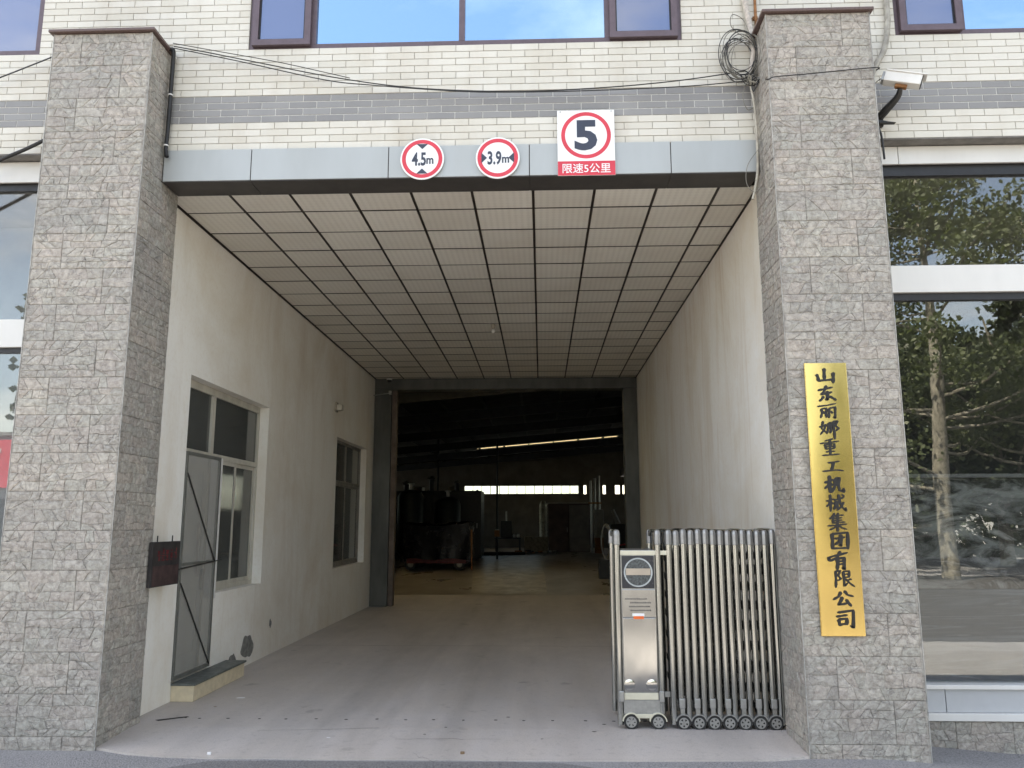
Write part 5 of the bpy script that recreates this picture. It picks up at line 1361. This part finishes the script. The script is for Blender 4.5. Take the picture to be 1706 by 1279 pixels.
obox(-.15, .185, -.065, .065, .0455, .056, .003).build('sun_hood', WHITEM, t)
obox(.1505, .158, -.05, .05, -.04, .04, .003).build('front_window', BLACKM, t)
obox(-.175, -.1555, -.045, .045, -.04, .04, .004).build('rear_cap', CAPM, t)
obox(-.05, .05, -.025, .025, -.075, -.0455, .006).build('mount', RUST, t)
MB().tube([tuple(cc + up * -.075), (3.185, 6.76, 5.43), (3.12, 6.87, 5.36), (3.07, 6.97, 5.31)], [.02, .028, .036, .036], 8, 5).build('arm', BLACKM, t, True)
MB().bbox(3.0, 3.13, 6.945, 6.99, 5.25, 5.37, b=.008).build('wall_bracket', BLACKM, t)
MB().slab([(3.0, 5.262), (3.22, 5.262), (3.14, 5.275), (3.03, 5.30)], XZ, 6.90, 6.944).build('bracket_foot', BLACKM, t)
cable('camera_lead', [(3.05, 6.93, 5.29), (3.075, 6.92, 5.20), (3.088, 6.92, 5.139), (3.094, 6.92, 5.024), (3.097, 6.92, 4.921)], .010, CABLE, 'short black lead hanging below the security camera bracket', 'cable')
t = thing('grey_junction_tab', 'small grey lead tail looped behind the security camera', 'cable')
MB().tube([tuple(cc + ax * -.17), (3.03, 6.84, 5.60), (3.02, 6.93, 5.48), (3.08, 6.95, 5.30), (3.11, 6.95, 5.05)], .004, 6, 5).build('lead', CABLEG, t, True)

# ================================================================== ACROSS THE STREET (seen in the glass)
def tree(x, y, h, cr, seed, label, leafm, base=.32, nl=9000, ls=1.0):
    r = random.Random(seed); g = np.random.default_rng(seed)
    t = thing('street_tree', label, 'tree', 'trees across the street')
    tr = MB(); tips = []
    tp = [(x, y, -.1), (x + r.uniform(-.1, .1), y, h * .2), (x + r.uniform(-.25, .25), y + r.uniform(-.2, .2), h * .45), (x + r.uniform(-.4, .4), y, h * .72), (x, y, h * .93)]
    tr.tube(tp, [.30, .24, .19, .10, .03], 10, 5)
    for k in range(34):
        f = r.uniform(base, .95); i = f * 4; q = Vector(tp[min(int(i), 3)]).lerp(Vector(tp[min(int(i) + 1, 4)]), i - int(i))
        a = r.uniform(0, 6.28); ln = cr * (1.15 - .75 * f) * r.uniform(.7, 1.25)
        e = q + Vector((math.cos(a) * ln, math.sin(a) * ln, ln * r.uniform(.25, .8)))
        md = q.lerp(e, .5) + Vector((0, 0, -.12 * ln)); tr.tube([q, md, e], [.07 * (1.2 - f), .045 * (1.2 - f) + .008, .01], 6, 3)
        for s in (.4, .6, .8, 1.0): tips.append(q.lerp(e, s) + Vector((r.uniform(-.3, .3), r.uniform(-.3, .3), r.uniform(-.2, .35))))
    tr.build('trunk', BARK, t, True)
    n = nl; T = np.array([tuple(q) for q in tips]); c = T[g.integers(0, len(T), n)] + g.normal(0, .34, (n, 3)) * np.array([1, 1, .8])
    u = g.normal(0, 1, (n, 3)); u /= np.linalg.norm(u, axis=1)[:, None]; w = g.normal(0, 1, (n, 3)); w -= u * (u * w).sum(1)[:, None]; w /= np.linalg.norm(w, axis=1)[:, None]
    s = ls * g.uniform(.07, .15, (n, 1)); V = np.stack([c - u * s, c + w * s * .7, c + u * s, c - w * s * .7], 1).reshape(-1, 3)
    me = bpy.data.meshes.new('crown'); me.from_pydata(V.tolist(), [], [(4 * i, 4 * i + 1, 4 * i + 2, 4 * i + 3) for i in range(n)]); me.materials.append(leafm)
    link('crown', me, t)
tree(13.0, -12.4, 15.5, 4.6, 21, 'tall pale-trunked poplar reflected in the right shopfront glass', LEAF, .22, 15000, .78)
tree(17.6, -14.5, 14.0, 4.6, 22, 'leafy tree reflected at the right edge of the right shopfront', LEAF, .3, 10000, .78)
tree(14.2, -20.5, 8.6, 3.9, 23, 'darker tree reflected next to the right pillar in the shopfront', LEAFD, .10, 16000, 1.5)
tree(19.5, -21.0, 11.5, 4.8, 24, 'dark tree behind the others across the street, right', LEAFD, .10, 16000, 1.5)
tree(16.0, -25.0, 10.5, 5.0, 25, 'dark tree behind the pale poplar across the street', LEAFD, .08, 18000, 1.6)
tree(23.5, -17.0, 12.0, 5.2, 26, 'broad dark tree farthest right across the street', LEAFD, .12, 12000, 1.3)
# hanging creeper strand on a street wire, reflected at far left
t = thing('hanging_creeper', 'thin hanging creeper strand reflected in the left shopfront glass', 'plant')
MB().tube([(-16.6, -10.5, 9.6), (-16.75, -10.5, 8.4), (-16.6, -10.5, 7.0), (-16.8, -10.5, 5.2)], .02, 6, 5).build('stem', BARK, t, True)
lv = MB(); r = random.Random(8)
for k in range(46):
    z = r.uniform(5.0, 9.3); x = -16.7 + r.uniform(-.28, .28); s = r.uniform(.06, .14)
    lv.add([(x - s, -10.5 + r.uniform(-.2, .2), z), (x, -10.45, z - s), (x + s, -10.5, z), (x, -10.4, z + s)], [(0, 1, 2, 3)])
lv.build('leaves', LEAFD, t)
shop = thing('shop_row', 'low grey shop row across the street with a red sign board', 'building')
MB().box(-40, -12, -34, -26.0, -.04, 6.2).build('wall', INTWALL, shop)
for i in range(7): MB().box(-39.5 + i * 3.9, -36.2 + i * 3.9, -26.0 + .002, -25.95, 0, 3.0).build('shutter', DARKFR, shop)
MB().box(-40.2, -11.8, -34.2, -25.7, 6.2, 6.4).build('roof_edge', ROOFD, shop)
sg = MB().bbox(-33, -26.3, -25.9, -25.6, 3.55, 5.95, b=.03).build('red_sign_board', REDP, shop)
o = link('lettering', text_mesh('帘', .62, WHITEP, 1.0, .012), sg, (-27.62, -25.57, 5.25)); o.rotation_euler = (0, 0, math.pi)
house = thing('pale_house', 'low pale house with teal shutters across the street behind the trees', 'building')
MB().box(20, 46, -46, -36, -.04, 6.6).build('wall', CLADW, house)
for i in range(7): MB().box(21 + i * 3.5, 23.6 + i * 3.5, -36 + .002, -35.94, 3.4, 5.6).build('window', plain('teal_shutter', (.10, .33, .34), .4), house)
MB().box(19.6, 46.4, -46.3, -35.4, 6.6, 6.95).build('roof', plain('grey_tile_roof', (.16, .15, .15), .8), house)
hd = thing('street_hedge', 'dark clipped hedge along the far side of the street', 'hedge')
g = np.random.default_rng(4); n = 5000
c = np.stack([g.uniform(4, 44, n), g.uniform(-30.5, -29, n), np.abs(g.normal(0, 1.1, n))], 1); u = g.normal(0, 1, (n, 3)); w = g.normal(0, 1, (n, 3)); s = .16
V = np.stack([c - u * s, c + w * s, c + u * s, c - w * s], 1).reshape(-1, 3)
me = bpy.data.meshes.new('foliage'); me.from_pydata(V.tolist(), [], [(4 * i, 4 * i + 1, 4 * i + 2, 4 * i + 3) for i in range(n)]); me.materials.append(LEAFD); link('foliage', me, hd)

# ================================================================== roots stand at the base of their thing
bpy.context.view_layer.update()
def all_below(o):
    out = []
    for c in o.children: out.append(c); out += all_below(c)
    return out
for o in [o for o in col.objects if o.type == 'EMPTY' and o.parent is None]:
    pts = []
    for c in all_below(o):
        if c.type == 'MESH': pts += [c.matrix_world @ Vector(b) for b in c.bound_box]
    if not pts: continue
    base = Vector(((min(p.x for p in pts) + max(p.x for p in pts)) / 2, (min(p.y for p in pts) + max(p.y for p in pts)) / 2, min(p.z for p in pts)))
    o.location = base
    for c in o.children: c.matrix_parent_inverse = Matrix.Translation(-base)
bpy.context.view_layer.update()
